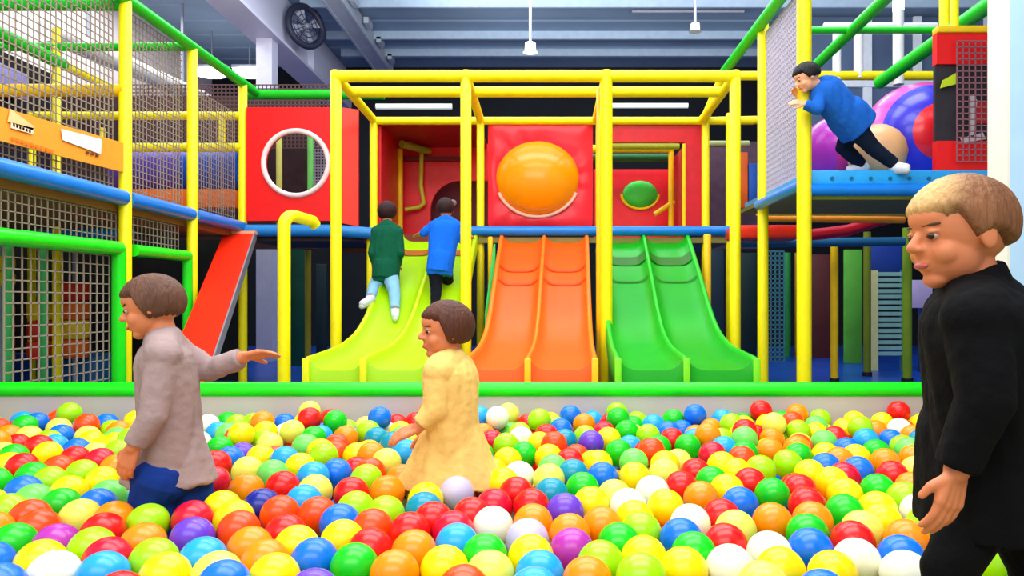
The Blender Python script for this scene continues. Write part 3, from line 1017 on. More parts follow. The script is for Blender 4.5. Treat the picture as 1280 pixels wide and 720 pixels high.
def hand(b, w, d, n, L, thumb, curl=.5):
    """palm + five separate curled fingers; w wrist, d pointing dir, n palm-facing normal, thumb side vector sign"""
    d = Vector(d).normalized(); n = Vector(n); n = (n - d * n.dot(d)).normalized()
    sd = d.cross(n) * thumb
    w = Vector(w)
    pl = L * .5
    r = L * .062
    for k in range(4):
        off = (k - 1.5) * L * .125
        base = w + d * pl * (1.0 if k in (1, 2) else .93) - sd * off * -1
        b.rcone(w + d * L * .08 + sd * off * .7, base, L * .085, L * .082)
        ln = L * (.46, .52, .48, .38)[k] if thumb else L * .45
        ln = L * (.46, .52, .48, .37)[3 - k if thumb < 0 else 3 - k]
        p, dd = base, d.copy()
        for q, fr in enumerate((.45, .32, .23)):
            ang = curl * (.5, .8, .7)[q]
            dd = (dd * math.cos(ang) + n * math.sin(ang)).normalized()
            p2 = p + dd * ln * fr
            b.rcone(p, p2, r * (1.05 - .08 * q), r * (.97 - .08 * q))
            p = p2
    tb = w + d * L * .16 + sd * L * .17
    t1 = tb + (d * .62 + sd * .62 + n * .35).normalized() * L * .23
    t2 = t1 + (d * .85 + sd * .1 + n * .45).normalized() * L * .18
    b.rcone(w + d * L * .1 + sd * L * .08, tb, L * .095, L * .09)
    b.rcone(tb, t1, L * .085, L * .072); b.rcone(t1, t2, L * .07, L * .058)


def sstep(x):
    x = max(0.0, min(1.0, x))
    return x * x * (3 - 2 * x)


def hairmesh(c, f, s, u, hh, thick=1.1, line=.22, back=-.45, seed=0, jag=.07, ear=0.0):
    R = Matrix((f, s, u)).transposed()
    b = MB()
    bmesh.ops.create_icosphere(b.bm, subdivisions=6, radius=1)
    lay = b.bm.verts.layers.float.new('tone')
    c0 = c + u * hh * .085 - f * hh * .05
    for v in b.bm.verts:
        p = v.co.copy()
        a = math.atan2(p.y, p.x)                        # around the head, 0 = face
        fr = sstep((math.cos(a) - .18) / .42)           # 1 over the face, 0 from the temples back
        cut = back + (line - back) * fr
        cut += .2 * math.exp(-((abs(a) - 1.62) / .4) ** 2) * ear
        cut += jag * (noise.noise(Vector((a * 7, seed, 0))) + .6 * noise.noise(Vector((a * 19, seed, 5))))
        e = sstep((p.z - cut) / .30)
        lock = .022 * noise.noise(Vector((a * 9, p.z * 1.2, seed))) + .016 * noise.noise(Vector((a * 24, p.z * 1.5, seed + 3)))
        k = (.90 + (thick - .90) * e ** .6) + lock * e
        if p.z < cut - .05:
            k = .72
        v[lay] = sstep((p.x * .75 + p.z * .55 - .45) / .5)
        q = Vector((p.x * .47, p.y * .40, p.z * .435)) * hh * k
        v.co = c0 + R @ q
    return b


def hair_mat(name, c0, c1):
    m = mat('hair_' + name, c0, .6, .25, 6, bump=.5, bscale=34, stretch=(3, 3, .5), spec=.3)
    nt = m.node_tree
    if not any(n.type == 'ATTRIBUTE' for n in nt.nodes):
        bs = nt.nodes['Principled BSDF']
        src = bs.inputs['Base Color'].links[0].from_socket
        at = nt.nodes.new('ShaderNodeAttribute'); at.attribute_name = 'tone'
        mx = nt.nodes.new('ShaderNodeMix'); mx.data_type = 'RGBA'
        nt.links.new(at.outputs['Fac'], mx.inputs[0])
        nt.links.new(src, mx.inputs[6])
        mx.inputs[7].default_value = srgb(*c1)
        nt.links.new(mx.outputs[2], bs.inputs['Base Color'])
    return m


def head(b, c, f, s, u, hh):
    R = Matrix((f, s, u)).transposed()
    E = lambda a, l, up, rf, rs, ru: b.ell(c + f * hh * a + s * hh * l + u * hh * up, rf * hh, rs * hh, ru * hh, R, 24, 16)
    E(-.05, 0, .085, .46, .385, .415)
    E(.10, 0, -.17, .315, .30, .32)
    E(.26, 0, -.42, .12, .13, .085)
    E(.20, 0, .17, .24, .27, .20)
    for q in (-1, 1):
        E(.25, q * .16, -.17, .13, .13, .13)
        E(.348, q * .15, .035, .055, .075, .028)
        E(-.03, q * .385, -.06, .085, .035, .125)
    b.rcone(c + f * hh * .385 + u * hh * .03, c + f * hh * .475 - u * hh * .10, .038 * hh, .055 * hh)
    for q in (-1, 1):
        E(.43, q * .05, -.12, .045, .04, .035)
    E(.385, 0, -.255, .05, .10, .026)
    E(.375, 0, -.305, .05, .085, .028)


def person(label, J, cfg):
    hh = cfg['hh']
    S = hh / .2
    f, s, u = frame(cfg['face'], cfg['up'])
    G = lambda k: Vector(J[k])
    base = Vector((G('pel').x, G('pel').y, cfg.get('ground', 0)))
    t = thing('person', label, 'person', base)
    vox = cfg.get('voxel', .004)
    sk = mat('skin_' + cfg['skin'], {'fair': (238, 170, 130), 'warm': (214, 128, 84), 'tan': (190, 120, 80)}[cfg['skin']], .5, .05, 14, sub=.08)
    c = G('head')
    b = MB()
    head(b, c, f, s, u, hh)
    nk = G('neck')
    b.rcone(c - u * hh * .28 - f * hh * .06, nk, .046 * S, .05 * S)
    ar = cfg.get('limb', 1.0)
    sL, sR, pel = G('sL'), G('sR'), G('pel')
    hL, hR = G('hL'), G('hR')
    # trunk
    tr = .068 * S
    for a, h in ((sL, hL), (sR, hR)):
        ia = a.lerp(nk, .42) - (nk - pel).normalized() * .05 * S
        b.rcone(ia, h.lerp(pel, .3), tr, tr * .98)
        b.rcone(a, nk, .042 * S, .045 * S)
    b.rcone(nk.lerp(pel, .22), pel, .08 * S, .082 * S)
    for side in 'LR':
        sh, e, w = G('s' + side), G('e' + side), G('w' + side)
        b.rcone(sh, e, .041 * S * ar, .032 * S * ar)
        b.rcone(e, w, .032 * S * ar, .022 * S * ar)
        h, k, a = G('h' + side), G('k' + side), G('a' + side)
        lg = cfg.get('leg', 1.0)
        b.rcone(h, k, .068 * S * ar * lg, .046 * S * ar * lg)
        b.rcone(k, a, .046 * S * ar * lg, .030 * S * ar)
        td = Vector(cfg['toe' + side]).normalized()
        b.rcone(a - Vector((0, 0, .01)), a + td * .085 * S - Vector((0, 0, .028 * S)), .030 * S, .022 * S)
        hd, hn = cfg['hand' + side]
        L = .125 * S
        side_v = Vector(hd).normalized().cross(Vector(hn))
        hand(b, w, hd, hn, L, cfg.get('thumb' + side, 1), cfg.get('curl' + side, .5))
    body = remesh(b, vox, 5).build('body', sk, t, angle=180)
    # face parts
    R = Matrix((f, s, u)).transposed()
    for q in (-1, 1):
        e = MB()
        ec = c + f * hh * .358 + s * hh * q * .15 - u * hh * .005
        e.ell(ec, .050 * hh, .055 * hh, .034 * hh, R)
        for fc in e.bm.faces:
            m_ = fc.calc_center_median() - ec
            m_.normalize()
            if m_.dot(f) > .3: fc.material_index = 1
        e.build('eye', [mat('eye_white', (190, 172, 160), .5), mat('eye_dark', (45, 28, 20), .2)], t)
        bw = MB()
        bw.rcone(c + f * hh * .395 + s * hh * q * .08 + u * hh * .10, c + f * hh * .34 + s * hh * q * .24 + u * hh * .105, .016 * hh, .012 * hh)
        bw.build('eyebrow', mat('brow_' + cfg['hairname'], tuple(int(x * .7) for x in cfg['hair']), .8), t)
    m_ = MB().ell(c + f * hh * .405 - u * hh * .275, .045 * hh, .095 * hh, .035 * hh, R)
    m_.build('mouth', mat('lip_pink', (196, 92, 84), .4), t)
    hm = hair_mat(cfg['hairname'], cfg['hair'], cfg.get('hair_front', cfg['hair']))
    hairmesh(c, f, s, u, hh, **cfg.get('hairopt', {})).build('hair', hm, t, angle=180)
    # clothes
    top = cfg['top']
    tm = mat('cloth_' + top['name'], top['rgb'], .9, .05, 9, bump=.25, bscale=30, spec=.15)
    b = MB()
    g = 1.22 * top.get('fat', 1)
    for a, h in ((sL, hL), (sR, hR)):
        ia = a.lerp(nk, .42) - (nk - pel).normalized() * .05 * S
        b.rcone(ia, h.lerp(pel, .25) - (nk - pel).normalized() * 0, tr * g, tr * g * 1.05)
        b.rcone(a, nk - (nk - pel).normalized() * .006 * S, .06 * S, .062 * S)
    b.rcone(nk.lerp(pel, .22), pel, .08 * S * g, .085 * S * g)
    b.rcone(nk - (nk - pel).normalized() * .03, nk + (c - nk).normalized() * (.012 + top.get('collar', 0)) * S, .07 * S, .058 * S, (False, True))
    ed = top.get('sleeve', 1.0)
    for side in 'LR':
        sh, e, w = G('s' + side), G('e' + side), G('w' + side)
        b.rcone(sh, e, .054 * S * ar, .046 * S * ar)
        if ed > .5:
            b.rcone(e, e.lerp(w, (ed - .5) * 2 * .97), .046 * S * ar, .038 * S * ar, (False, True))
    hem = top.get('hem', .1) * S
    down = (pel - nk).normalized()
    if top.get('skirt'):
        hb = Vector(top['skirt'][0]); rx, ry = top['skirt'][1], top['skirt'][2]
        st = pel.lerp(nk, .35)
        rows = []
        for i in range(9):
            q = i / 8
            cc = st.lerp(hb, q)
            row = []
            for j in range(48):
                a = 2 * math.pi * j / 48
                w_ = 1 + .05 * q * math.sin(a * 9)
                ex = .095 * S + (rx - .095 * S) * q ** 1.1
                ey = .09 * S + (ry - .09 * S) * q ** 1.1
                row.append(b.bm.verts.new(cc + Vector((ex * math.cos(a) * w_, ey * math.sin(a) * w_, .008 * math.sin(a * 9) * q))))
            rows.append(row)
        for i in range(8):
            for j in range(48):
                b.bm.faces.new((rows[i][j], rows[i][(j + 1) % 48], rows[i + 1][(j + 1) % 48], rows[i + 1][j]))
        b.bm.faces.new(rows[0][::-1]); b.bm.faces.new(rows[-1])
    else:
        b.rcone(pel - down * .06 * S, pel + down * hem, .098 * S * g, (.098 + top.get('flare', .0)) * S * g, (False, True))
        for h in (hL, hR):
            b.rcone(h.lerp(pel, .2) - down * .06 * S, h.lerp(pel, .2) + down * hem, .07 * S * g, (.07 + top.get('flare', 0)) * S * g, (False, True))
    if top.get('hood'):
        b.ell(nk - f * .05 * S - down * .0 - s * 0, .085 * S, .085 * S, .055 * S)
    tb = remesh(b, vox * 1.3, 9)
    for v in tb.bm.verts:                                  # soft folds
        q = v.co
        v.co = q + v.normal * S * (.006 * noise.noise(Vector((q.x * 24, q.y * 24, q.z * 5))) + .0015 * noise.noise(q * 38))
    tb.build(top['kind'], tm, t, angle=180)
    bt = cfg['bottom']
    bmt = mat('cloth_' + bt['name'], bt['rgb'], .9, .06, 12, bump=.25, bscale=30, spec=.15)
    b = MB()
    if not top.get('skirt'):
        b.rcone(pel - down * .02, pel + down * .02, .094 * S, .094 * S)
    for side in 'LR':
        h, k, a = G('h' + side), G('k' + side), G('a' + side)
        b.rcone(h.lerp(k, .55) if top.get('skirt') else h, k, (.07 if top.get('skirt') else .082) * S * ar * bt.get('fat', 1), .058 * S * ar * bt.get('fat', 1))
        b.rcone(k, k.lerp(a, bt.get('len', .93)), .058 * S * ar * bt.get('fat', 1), .046 * S * ar * bt.get('fat', 1), (False, True))
    tb = remesh(b, vox * 1.3, 3)
    for v in tb.bm.verts:
        v.co += v.normal * (.005 * S * noise.noise(v.co * 20))
    tb.build(bt['kind'], bmt, t, angle=180)
    for side in 'LR':
        a = G('a' + side); td = Vector(cfg['toe' + side]).normalized()
        dn = Vector(cfg.get('sole', (0, 0, -1)))
        b = MB()
        b.rcone(a + dn * .016 * S - td * .012 * S, a + td * .10 * S + dn * .03 * S, .042 * S, .034 * S)
        b.rcone(a - dn * .02 * S, a + dn * .01, .04 * S, .042 * S, (True, False))
        sh = remesh(b, vox * 1.3, 3).build('shoe', mat('shoe_' + cfg['shoe'][0], cfg['shoe'][1], .6), t, angle=180)
        b = MB()
        b.rcone(a + dn * .045 * S - td * .014 * S, a + td * .11 * S + dn * .053 * S, .03 * S, .027 * S)
        b.build('sole', mat('sole_grey', (200, 200, 205), .7), sh)
    return t


# 1. dark-coated child at right, walking left
d = 1.42
hc = P(1197, 292, d)
person('blond child in a black coat walking left at the right edge of the pit', dict(
    head=hc, neck=P(1222, 364, d + .01), sL=P(1222, 398, d - .115), sR=P(1226, 396, d + .12), pel=P(1246, 592, d + .02),
    eL=P(1232, 500, d - .15), wL=P(1196, 588, d - .13), eR=P(1240, 500, d + .17), wR=P(1252, 585, d + .18),
    hL=P(1244, 604, d - .045), hR=P(1244, 604, d + .08), kL=P(1184, 712, d - .055), aL=Vector((P(1180, 0, d).x, d - .05, .09)),
    kR=P(1292, 708, d + .1), aR=Vector((P(1345, 0, d).x, d + .1, .10))),
    dict(hh=.205, face=(-1, -.10, -.10), up=(-.08, 0, 1), skin='warm', hair=(128, 82, 50), hairname='brown_blond', hair_front=(214, 170, 108),
         hairopt=dict(line=.14, back=-.66, seed=3, thick=1.12, ear=1.6), toeL=(-1, 0, 0), toeR=(-1, 0, 0),
         handL=((-.28, -.05, -1), (-.4, .9, .0)), handR=((-.1, 0, -1), (-.3, -.9, 0)), curlL=.42, thumbL=-1, thumbR=1,
         top=dict(kind='coat', name='black_coat', rgb=(6, 6, 9), hem=.085, fat=1.16, flare=.015, collar=.035), bottom=dict(kind='trousers', name='black_trousers', rgb=(5, 5, 8), fat=.82),
         shoe=('dark', (30, 30, 34)), voxel=.0035, leg=.72))
# 2. toddler in yellow dress
d = 2.92
person('toddler in a pale yellow dress standing among balls in the pit centre', dict(
    head=P(556, 413, d), neck=P(563, 449, d), sL=P(549, 464, d - .10), sR=P(577, 464, d + .09), pel=P(566, 560, d),
    eL=P(545, 512, d - .125), wL=P(522, 535, d - .13), eR=P(574, 512, d + .12), wR=P(548, 540, d + .13),
    hL=P(563, 566, d - .045), hR=P(567, 566, d + .045), kL=Vector((P(556, 0, d).x, d - .05, .17)), aL=Vector((P(560, 0, d).x, d - .05, .06)),
    kR=Vector((P(570, 0, d).x, d + .05, .17)), aR=Vector((P(580, 0, d).x, d + .05, .06))),
    dict(hh=.215, face=(-1, -.45, -.05), up=(-.05, 0, 1), skin='warm', hair=(84, 44, 30), hairname='dark_brown',
         hairopt=dict(line=.2, back=-.85, seed=5, thick=1.14), toeL=(-1, -.2, 0), toeR=(-1, -.1, 0),
         handL=((-1, -.1, -.35), (0, .5, -1)), handR=((-1, .1, -.35), (0, -.5, -1)), thumbL=-1, thumbR=1,
         top=dict(kind='dress', name='pale_yellow', rgb=(240, 198, 112), sleeve=.92, skirt=(Vector((P(562, 0, d).x, d, .165)), .215, .16)),
         bottom=dict(kind='leggings', name='cream_leggings', rgb=(225, 200, 150)), shoe=('tan_sock', (200, 170, 130)), voxel=.004))
# 3. child in grey tunic at left
d = 2.56
person('child in a mauve grey tunic and navy trousers leaning at left', dict(
    head=P(189, 384, d), neck=P(204, 424, d), sL=P(205, 444, d - .10), sR=P(222, 442, d + .10), pel=P(216, 566, d),
    eL=P(192, 520, d - .15), wL=P(166, 560, d - .16), eR=P(262, 462, d + .12), wR=P(306, 446, d + .1),
    hL=P(212, 576, d - .045), hR=P(219, 576, d + .045), kL=Vector((P(204, 0, d).x, d - .05, .22)), aL=Vector((P(210, 0, d).x, d - .06, .06)),
    kR=Vector((P(232, 0, d).x, d + .02, .21)), aR=Vector((P(246, 0, d).x, d + .06, .06))),
    dict(hh=.205, face=(-1, -.35, -.25), up=(-.35, 0, 1), skin='warm', hair=(96, 62, 46), hairname='mid_brown',
         hairopt=dict(line=.2, back=-.8, seed=9, thick=1.14), toeL=(-1, -.1, 0), toeR=(-1, -.1, 0),
         handL=((-.4, 0, -1), (0, .9, -.2)), handR=((1, 0, .2), (0, -.4, -1)), curlR=.3, thumbL=-1, thumbR=1,
         top=dict(kind='tunic', name='mauve_grey', rgb=(160, 138, 136), sleeve=.96, skirt=(P(213, 601, d), .16, .13)),
         bottom=dict(kind='trousers', name='navy_trousers', rgb=(20, 52, 132), fat=1.45), shoe=('navy_sock', (30, 50, 110)), voxel=.004))
# 4. boy leaning on the right deck
d = 5.24
person('boy in a blue hoodie leaning against the tall yellow post on right deck', dict(
    head=P(1008, 97, d - .14), neck=P(1024, 108, d - .1), sL=P(1026, 118, d - .16), sR=P(1034, 106, d + .06), pel=P(1066, 152, d - .02),
    eL=P(1022, 136, d - .2), wL=P(1006, 130, d - .18), eR=P(1014, 126, d + .02), wR=P(1002, 118, d - .02),
    hL=P(1066, 157, d - .07), hR=P(1069, 155, d + .05), kL=P(1090, 184, d - .04), aL=P(1119, 206, d - .02),
    kR=P(1054, 184, d + .14), aR=P(1078, 207, d + .18)),
    dict(hh=.185, face=(-1, -.02, -.5), up=(-.5, 0, 1), skin='fair', hair=(16, 13, 14), hairname='black',
         hairopt=dict(line=.2, back=-.55, seed=2, thick=1.16), toeL=(.35, -.9, -.1), toeR=(-1, 0, 0),
         handL=((-.9, 0, .2), (0, .6, -.5)), handR=((-.8, -.3, .2), (0, -.9, -.2)), thumbL=1, thumbR=-1, ground=1.855, limb=1.05,
         top=dict(kind='hoodie', name='royal_blue', rgb=(28, 96, 190), hem=.07, hood=True, fat=1.36), bottom=dict(kind='leggings', name='dark_navy', rgb=(16, 28, 48), len=.95),
         shoe=('white', (240, 240, 245)), voxel=.0045))
# 5. boy in blue shirt climbing the lime slide
d = 7.1
person('boy in a bright blue shirt climbing up the lime slide, back turned', dict(
    head=P(557, 261, d + .12), neck=P(557, 275, d + .06), sL=P(542, 283, d + .04), sR=P(572, 283, d + .04), pel=P(550, 330, d - .02),
    eL=P(530, 291, d + .05), wL=P(522, 294, d + .2), eR=P(578, 300, d + .06), wR=P(585, 295, d + .2),
    hL=P(545, 335, d - .02), hR=P(556, 335, d - .02), kL=P(545, 360, d - .1), aL=P(544, 387, d - .3),
    kR=P(560, 352, d + .2), aR=P(562, 367, d + .16)),
    dict(hh=.195, face=(.05, 1, .1), up=(0, -.1, 1), skin='tan', hair=(40, 14, 18), hairname='near_black',
         hairopt=dict(line=.25, back=-.75, seed=1, thick=1.14), toeL=(0, 1, .2), toeR=(0, 1, .3),
         handL=((-.4, 1, .1), (.2, 0, -1)), handR=((.4, 1, .1), (-.2, 0, -1)), thumbL=1, thumbR=-1, ground=.75,
         top=dict(kind='shirt', name='bright_blue', rgb=(20, 105, 236), hem=.09, sleeve=.62, fat=1.1), bottom=dict(kind='trousers', name='black_slim', rgb=(12, 14, 24)),
         shoe=('black', (20, 20, 24)), voxel=.005))
# 6. child in green jacket
d = 7.05
person('dark-haired child in a green jacket and pale jeans at the lime slide\'s left rim', dict(
    head=P(484, 266, d + .18), neck=P(484, 281, d + .12), sL=P(471, 290, d + .1), sR=P(497, 290, d + .1), pel=P(482, 340, d + .08),
    eL=P(466, 316, d + .06), wL=P(470, 334, d + .16), eR=P(500, 316, d + .06), wR=P(497, 332, d + .2),
    hL=P(476, 346, d + .08), hR=P(488, 346, d + .08), kL=P(468, 358, d + .05), aL=P(463, 372, d - .2),
    kR=P(493, 364, d - .1), aR=P(494, 388, d - .27)),
    dict(hh=.2, face=(0, 1, .05), up=(0, -.05, 1), skin='tan', hair=(42, 10, 24), hairname='plum_black',
         hairopt=dict(line=.25, back=-.95, seed=4, thick=1.18), toeL=(-.4, -.6, -.2), toeR=(.2, -.9, -.2),
         handL=((.3, 1, -.3), (.2, 0, -1)), handR=((-.2, 1, -.3), (-.2, 0, -1)), thumbL=1, thumbR=-1, ground=.75,
         top=dict(kind='jacket', name='bottle_green', rgb=(10, 84, 62), hem=.06, fat=1.12), bottom=dict(kind='jeans', name='pale_denim', rgb=(130, 180, 215)),
         shoe=('grey_white', (205, 205, 220)), voxel=.005))

# ------------------------------------------------------------------ ball pit
BC = {'yellow': (255, 224, 0), 'lime': (160, 226, 6), 'orange': (255, 140, 0), 'red-orange': (250, 72, 8), 'red': (232, 20, 18), 'crimson': (214, 10, 48),
      'blue': (8, 110, 226), 'sky blue': (30, 160, 236), 'green': (16, 196, 24), 'light green': (112, 218, 90), 'pale yellow': (232, 232, 90),
      'cream white': (242, 240, 214), 'purple': (104, 60, 200), 'magenta': (176, 48, 166), 'teal': (0, 142, 170), 'navy': (10, 30, 140), 'lavender': (196, 186, 216)}
BMAT = {k: mat('ball_plastic_' + k.replace(' ', '_').replace('-', '_'), v, .26, .02, 5, spec=.42) for k, v in BC.items()}
AB = dict(y='yellow', l='lime', o='orange', R='red-orange', r='red', c='crimson', b='blue', s='sky blue', g='green', G='light green', p='pale yellow',
          w='cream white', v='purple', m='magenta', t='teal', n='navy', L='lavender')
LEFT = "g85,390 y125,465 w250,505 m255,395 l345,410 c410,450 s435,500 r430,340 o570,390 R210,315 R120,285 g268,235 p385,290 o505,270 l590,295 c735,260 v760,365 s795,455 l605,465 y680,510 y870,255 R950,335 n1000,245 R1130,265 o995,410 o1075,465 r1160,360 y1255,385 b1255,460 p905,505 y1100,510 c855,140 o985,170 r1130,160 y1200,80 s1215,220 p1260,175 p990,95 G1090,110 b935,50 y1040,45 s1125,50 b95,180 G120,215 y235,190 l35,255 G430,200 b370,235 y410,140 l355,105 o440,90 R235,90 r90,80 r300,50 g60,40 y185,30 g100,125 l200,140 l475,20 g10,140 y10,230 o10,335 b0,470 R1260,270"
MID = "b100,310 y50,375 R195,340 r195,410 g160,480 o265,500 r325,330 o385,415 t365,255 l185,255 l265,260 y420,215 r465,300 c530,330 r575,280 s525,395 y500,490 w685,315 c700,240 g660,435 y850,440 L830,370 p700,510 s900,510 o850,305 o1010,345 m1040,430 o1110,490 o1135,320 v970,255 g1215,405 l1180,470 y1260,460 t925,190 g1050,165 y1100,230 w1215,235 y1255,290 r785,185 r850,240 y660,140 y545,130 L545,180 b65,105 r145,185 o250,180 l185,130 b1150,120 t995,110 y1235,120 p880,120 w795,115 y910,40 g820,30 y1090,65 r1020,60 g1195,20 y750,55 G1255,60"
RIGHT = "y65,460 g205,440 b165,370 r340,400 w370,480 p380,330 w480,415 y535,490 b655,420 g680,350 w850,455 y755,510 r845,375 b1045,445 w1045,505 o1050,370 y1000,300 l1080,310 p900,340 g830,265 o690,295 o530,300 r685,235 r640,175 g530,190 b400,230 w205,305 r325,285 o245,205 y100,240 w50,180 l55,350 y345,170 g290,140 r440,145 r220,105 r165,160 y820,190 y950,250 g960,175 c800,120 r1010,115 p1105,95 o1090,165 b870,95 b745,80 y695,110 o980,60 o1095,45 l590,65 l480,90 g420,25 g945,20 y840,40 y760,35 y385,100 y330,75 c290,30 o520,15 y100,70 p100,105 l1050,205 g640,35 w1120,260"
BD = .132
BRAD = BD / 2
pos, col = [], []
for x0, txt in ((0, LEFT), (400, MID), (800, RIGHT)):
    for tok in txt.split():
        zx, zy = tok[1:].split(',')
        px, py = x0 + float(zx) / 3.2, 560 + float(zy) / 3.2
        dd = (CZ - .175) * F / (py - CY)
        pos.append(((px - CX) * dd / F, dd, .175)); col.append(AB[tok[0]])
# the lime ball seen between the walking child's legs
dd = 1.96
pos.append((P(1227, 0, dd).x, dd, .20)); col.append('lime')
pos = np.array(pos)
# children standing in the pit keep the balls off their legs: (x, y, radius)
OBS = [(P(562, 0, 2.92).x, 2.92, .16, .13), (P(213, 0, 2.56).x - .0, 2.56, .14, .13),
       (P(1182, 0, 1.42).x, 1.37, .09, .09), (P(1345, 0, 1.42).x, 1.52, .10, .09), (P(1300, 0, 1.42).x, 1.5, .09, .09), (P(1240, 0, 1.42).x, 1.42, .1, .1)]
for it in range(120):
    dv = pos[:, None] - pos[None]
    ds = np.sqrt((dv ** 2).sum(-1)) + np.eye(len(pos)) * 9
    pen = np.clip(BD * 1.002 - ds, 0, None)
    if pen.max() < 1e-4:
        break
    step = (dv / ds[..., None] * pen[..., None]).sum(1) * .4
    step[:, 2] *= 1.15
    pos += step
    pos[:, 2] = np.clip(pos[:, 2], BRAD, .215)
    for (ox, oy, orx, ory) in OBS:
        q = np.hypot((pos[:, 0] - ox) / (orx + BRAD), (pos[:, 1] - oy) / (ory + BRAD))
        k = (q < 1)
        if k.any():
            pos[k, 0] = ox + (pos[k, 0] - ox) / q[k]
            pos[k, 1] = oy + (pos[k, 1] - oy) / q[k]
pos[:, 1] = np.minimum(pos[:, 1], WY - .1)
pos[:, 0] = np.maximum(pos[:, 0], -3.26)
PAL = ['yellow'] * 32 + ['lime'] * 14 + ['orange'] * 11 + ['red-orange'] * 8 + ['red'] * 11 + ['crimson'] * 3 + ['blue'] * 11 + ['sky blue'] * 5 + ['green'] * 11 + \
      ['light green'] * 5 + ['pale yellow'] * 6 + ['cream white'] * 3 + ['purple'] * 1 + ['teal'] * 2
balls = [tuple(p) for p in pos]
grid = {}
CELL = BD
def gk(x, y): return (int(math.floor(x / CELL)), int(math.floor(y / CELL)))
for i, p in enumerate(balls):
    grid.setdefault(gk(p[0], p[1]), []).append(i)
# fixed balls must not overlap: drop any that still do
def neigh(x, y):
    gx, gy = gk(x, y)
    for a in (-1, 0, 1):
        for b_ in (-1, 0, 1):
            yield from grid.get((gx + a, gy + b_), ())


def rest(x, y, z0=BRAD):
    nb = []
    for i in neigh(x, y):
        p = balls[i]
        r2 = (p[0] - x) ** 2 + (p[1] - y) ** 2
        if r2 < BD * BD:
            nb.append((p[2], math.sqrt(BD * BD - r2)))
    z = z0
    for _ in range(12):
        zz = z
        for pz, h in nb:
            if abs(pz - z) < h - 1e-6:
                zz = max(zz, pz + h)
        if zz == z:
            return z
        z = zz + 1e-5
    return 9


YN, YF = 1.0, WY - .03 - BRAD - .005
def spot():
    while True:
        y = YN + (YF - YN) * math.sqrt(random.random()) if random.random() < .7 else random.uniform(YN, YF)
        lo = -CX * y / F - .75; hi = (1280 - CX) * y / F + .6
        x = random.uniform(max(lo, -3.26), min(hi, 3.8))
        if y > 3.1 and x > 1.9: 
            if x > 2.26 - BRAD and y < 3.71 + BRAD and y > 3.54 - BRAD: continue
        ok = True
        for (ox, oy, orx, ory) in OBS:
            if ((x - ox) / (orx + BRAD)) ** 2 + ((y - oy) / (ory + BRAD)) ** 2 < 1:
                ok = False
                break
        if ok:
            return x, y
for stage, tries, zmax in ((0, 26000, BRAD + .001), (1, 45000, .15), (2, 30000, .19)):
    for _ in range(tries):
        x, y = spot()
        z = rest(x, y)
        lim = zmax + (0 if stage == 0 else .055 * max(0, min(1, (y - 3.2) / .8)) + .02 * noise.noise(Vector((x * 2, y * 2, 0))))
        if z <= lim:
            balls.append((x, y, z))
            col.append(None)
            grid.setdefault(gk(x, y), []).append(len(balls) - 1)
NB = len(balls)
for i in range(NB):
    if col[i] is None:
        # avoid matching the nearest neighbours too often
        for _ in range(3):
            c_ = random.choice(PAL)
            if not any(col[j] == c_ for j in neigh(balls[i][0], balls[i][1]) if j != i):
                break
        col[i] = c_
# which balls show, and how large
sc = .5
W_, H_ = 640, 360
idb = -np.ones((H_, W_), int)
order = sorted(range(NB), key=lambda i: -balls[i][1])
yy, xx = np.mgrid[0:H_, 0:W_]
scr = {}
for i in order:
    x, y, z = balls[i]
    cx_, cy_, rr = (CX + x * F / y) * sc, (CY - (z - CZ) * F / y) * sc, BRAD * F / y * sc
    scr[i] = (cx_, cy_, rr)
    a, b_, c_, e_ = int(max(0, cx_ - rr)), int(min(W_, cx_ + rr + 2)), int(max(0, cy_ - rr)), int(min(H_, cy_ + rr + 2))
    if a >= b_ or c_ >= e_: continue
    mk = (xx[c_:e_, a:b_] - cx_) ** 2 + (yy[c_:e_, a:b_] - cy_) ** 2 < rr * rr
    idb[c_:e_, a:b_][mk] = i
# the walking child hides the lower right corner, the standing ones two patches
vis = idb.copy()
vis[250:, 595:] = -1
vis[230:300, 255:310] = -1
vis[230:312, 85:128] = -1
cnt = np.bincount(vis[vis >= 0].ravel(), minlength=NB)
lime_i = len(pos) - 1
cnt[lime_i] += 400
near = [i for i in np.argsort(-cnt)[:300] if cnt[i] > 0]
near_set = set(near)
proto = {}
def ball_mesh(c_):
    if c_ not in proto:
        b = MB()
        b.ell((0, 0, 0), BRAD, BRAD, BRAD, None, 28, 18)
        me = bpy.data.meshes.new('ball')
        b.bm.to_mesh(me); b.bm.free()
        me.materials.append(BMAT[c_])
        me.polygons.foreach_set('use_smooth', [True] * len(me.polygons))
        proto[c_] = me
    return proto[c_]


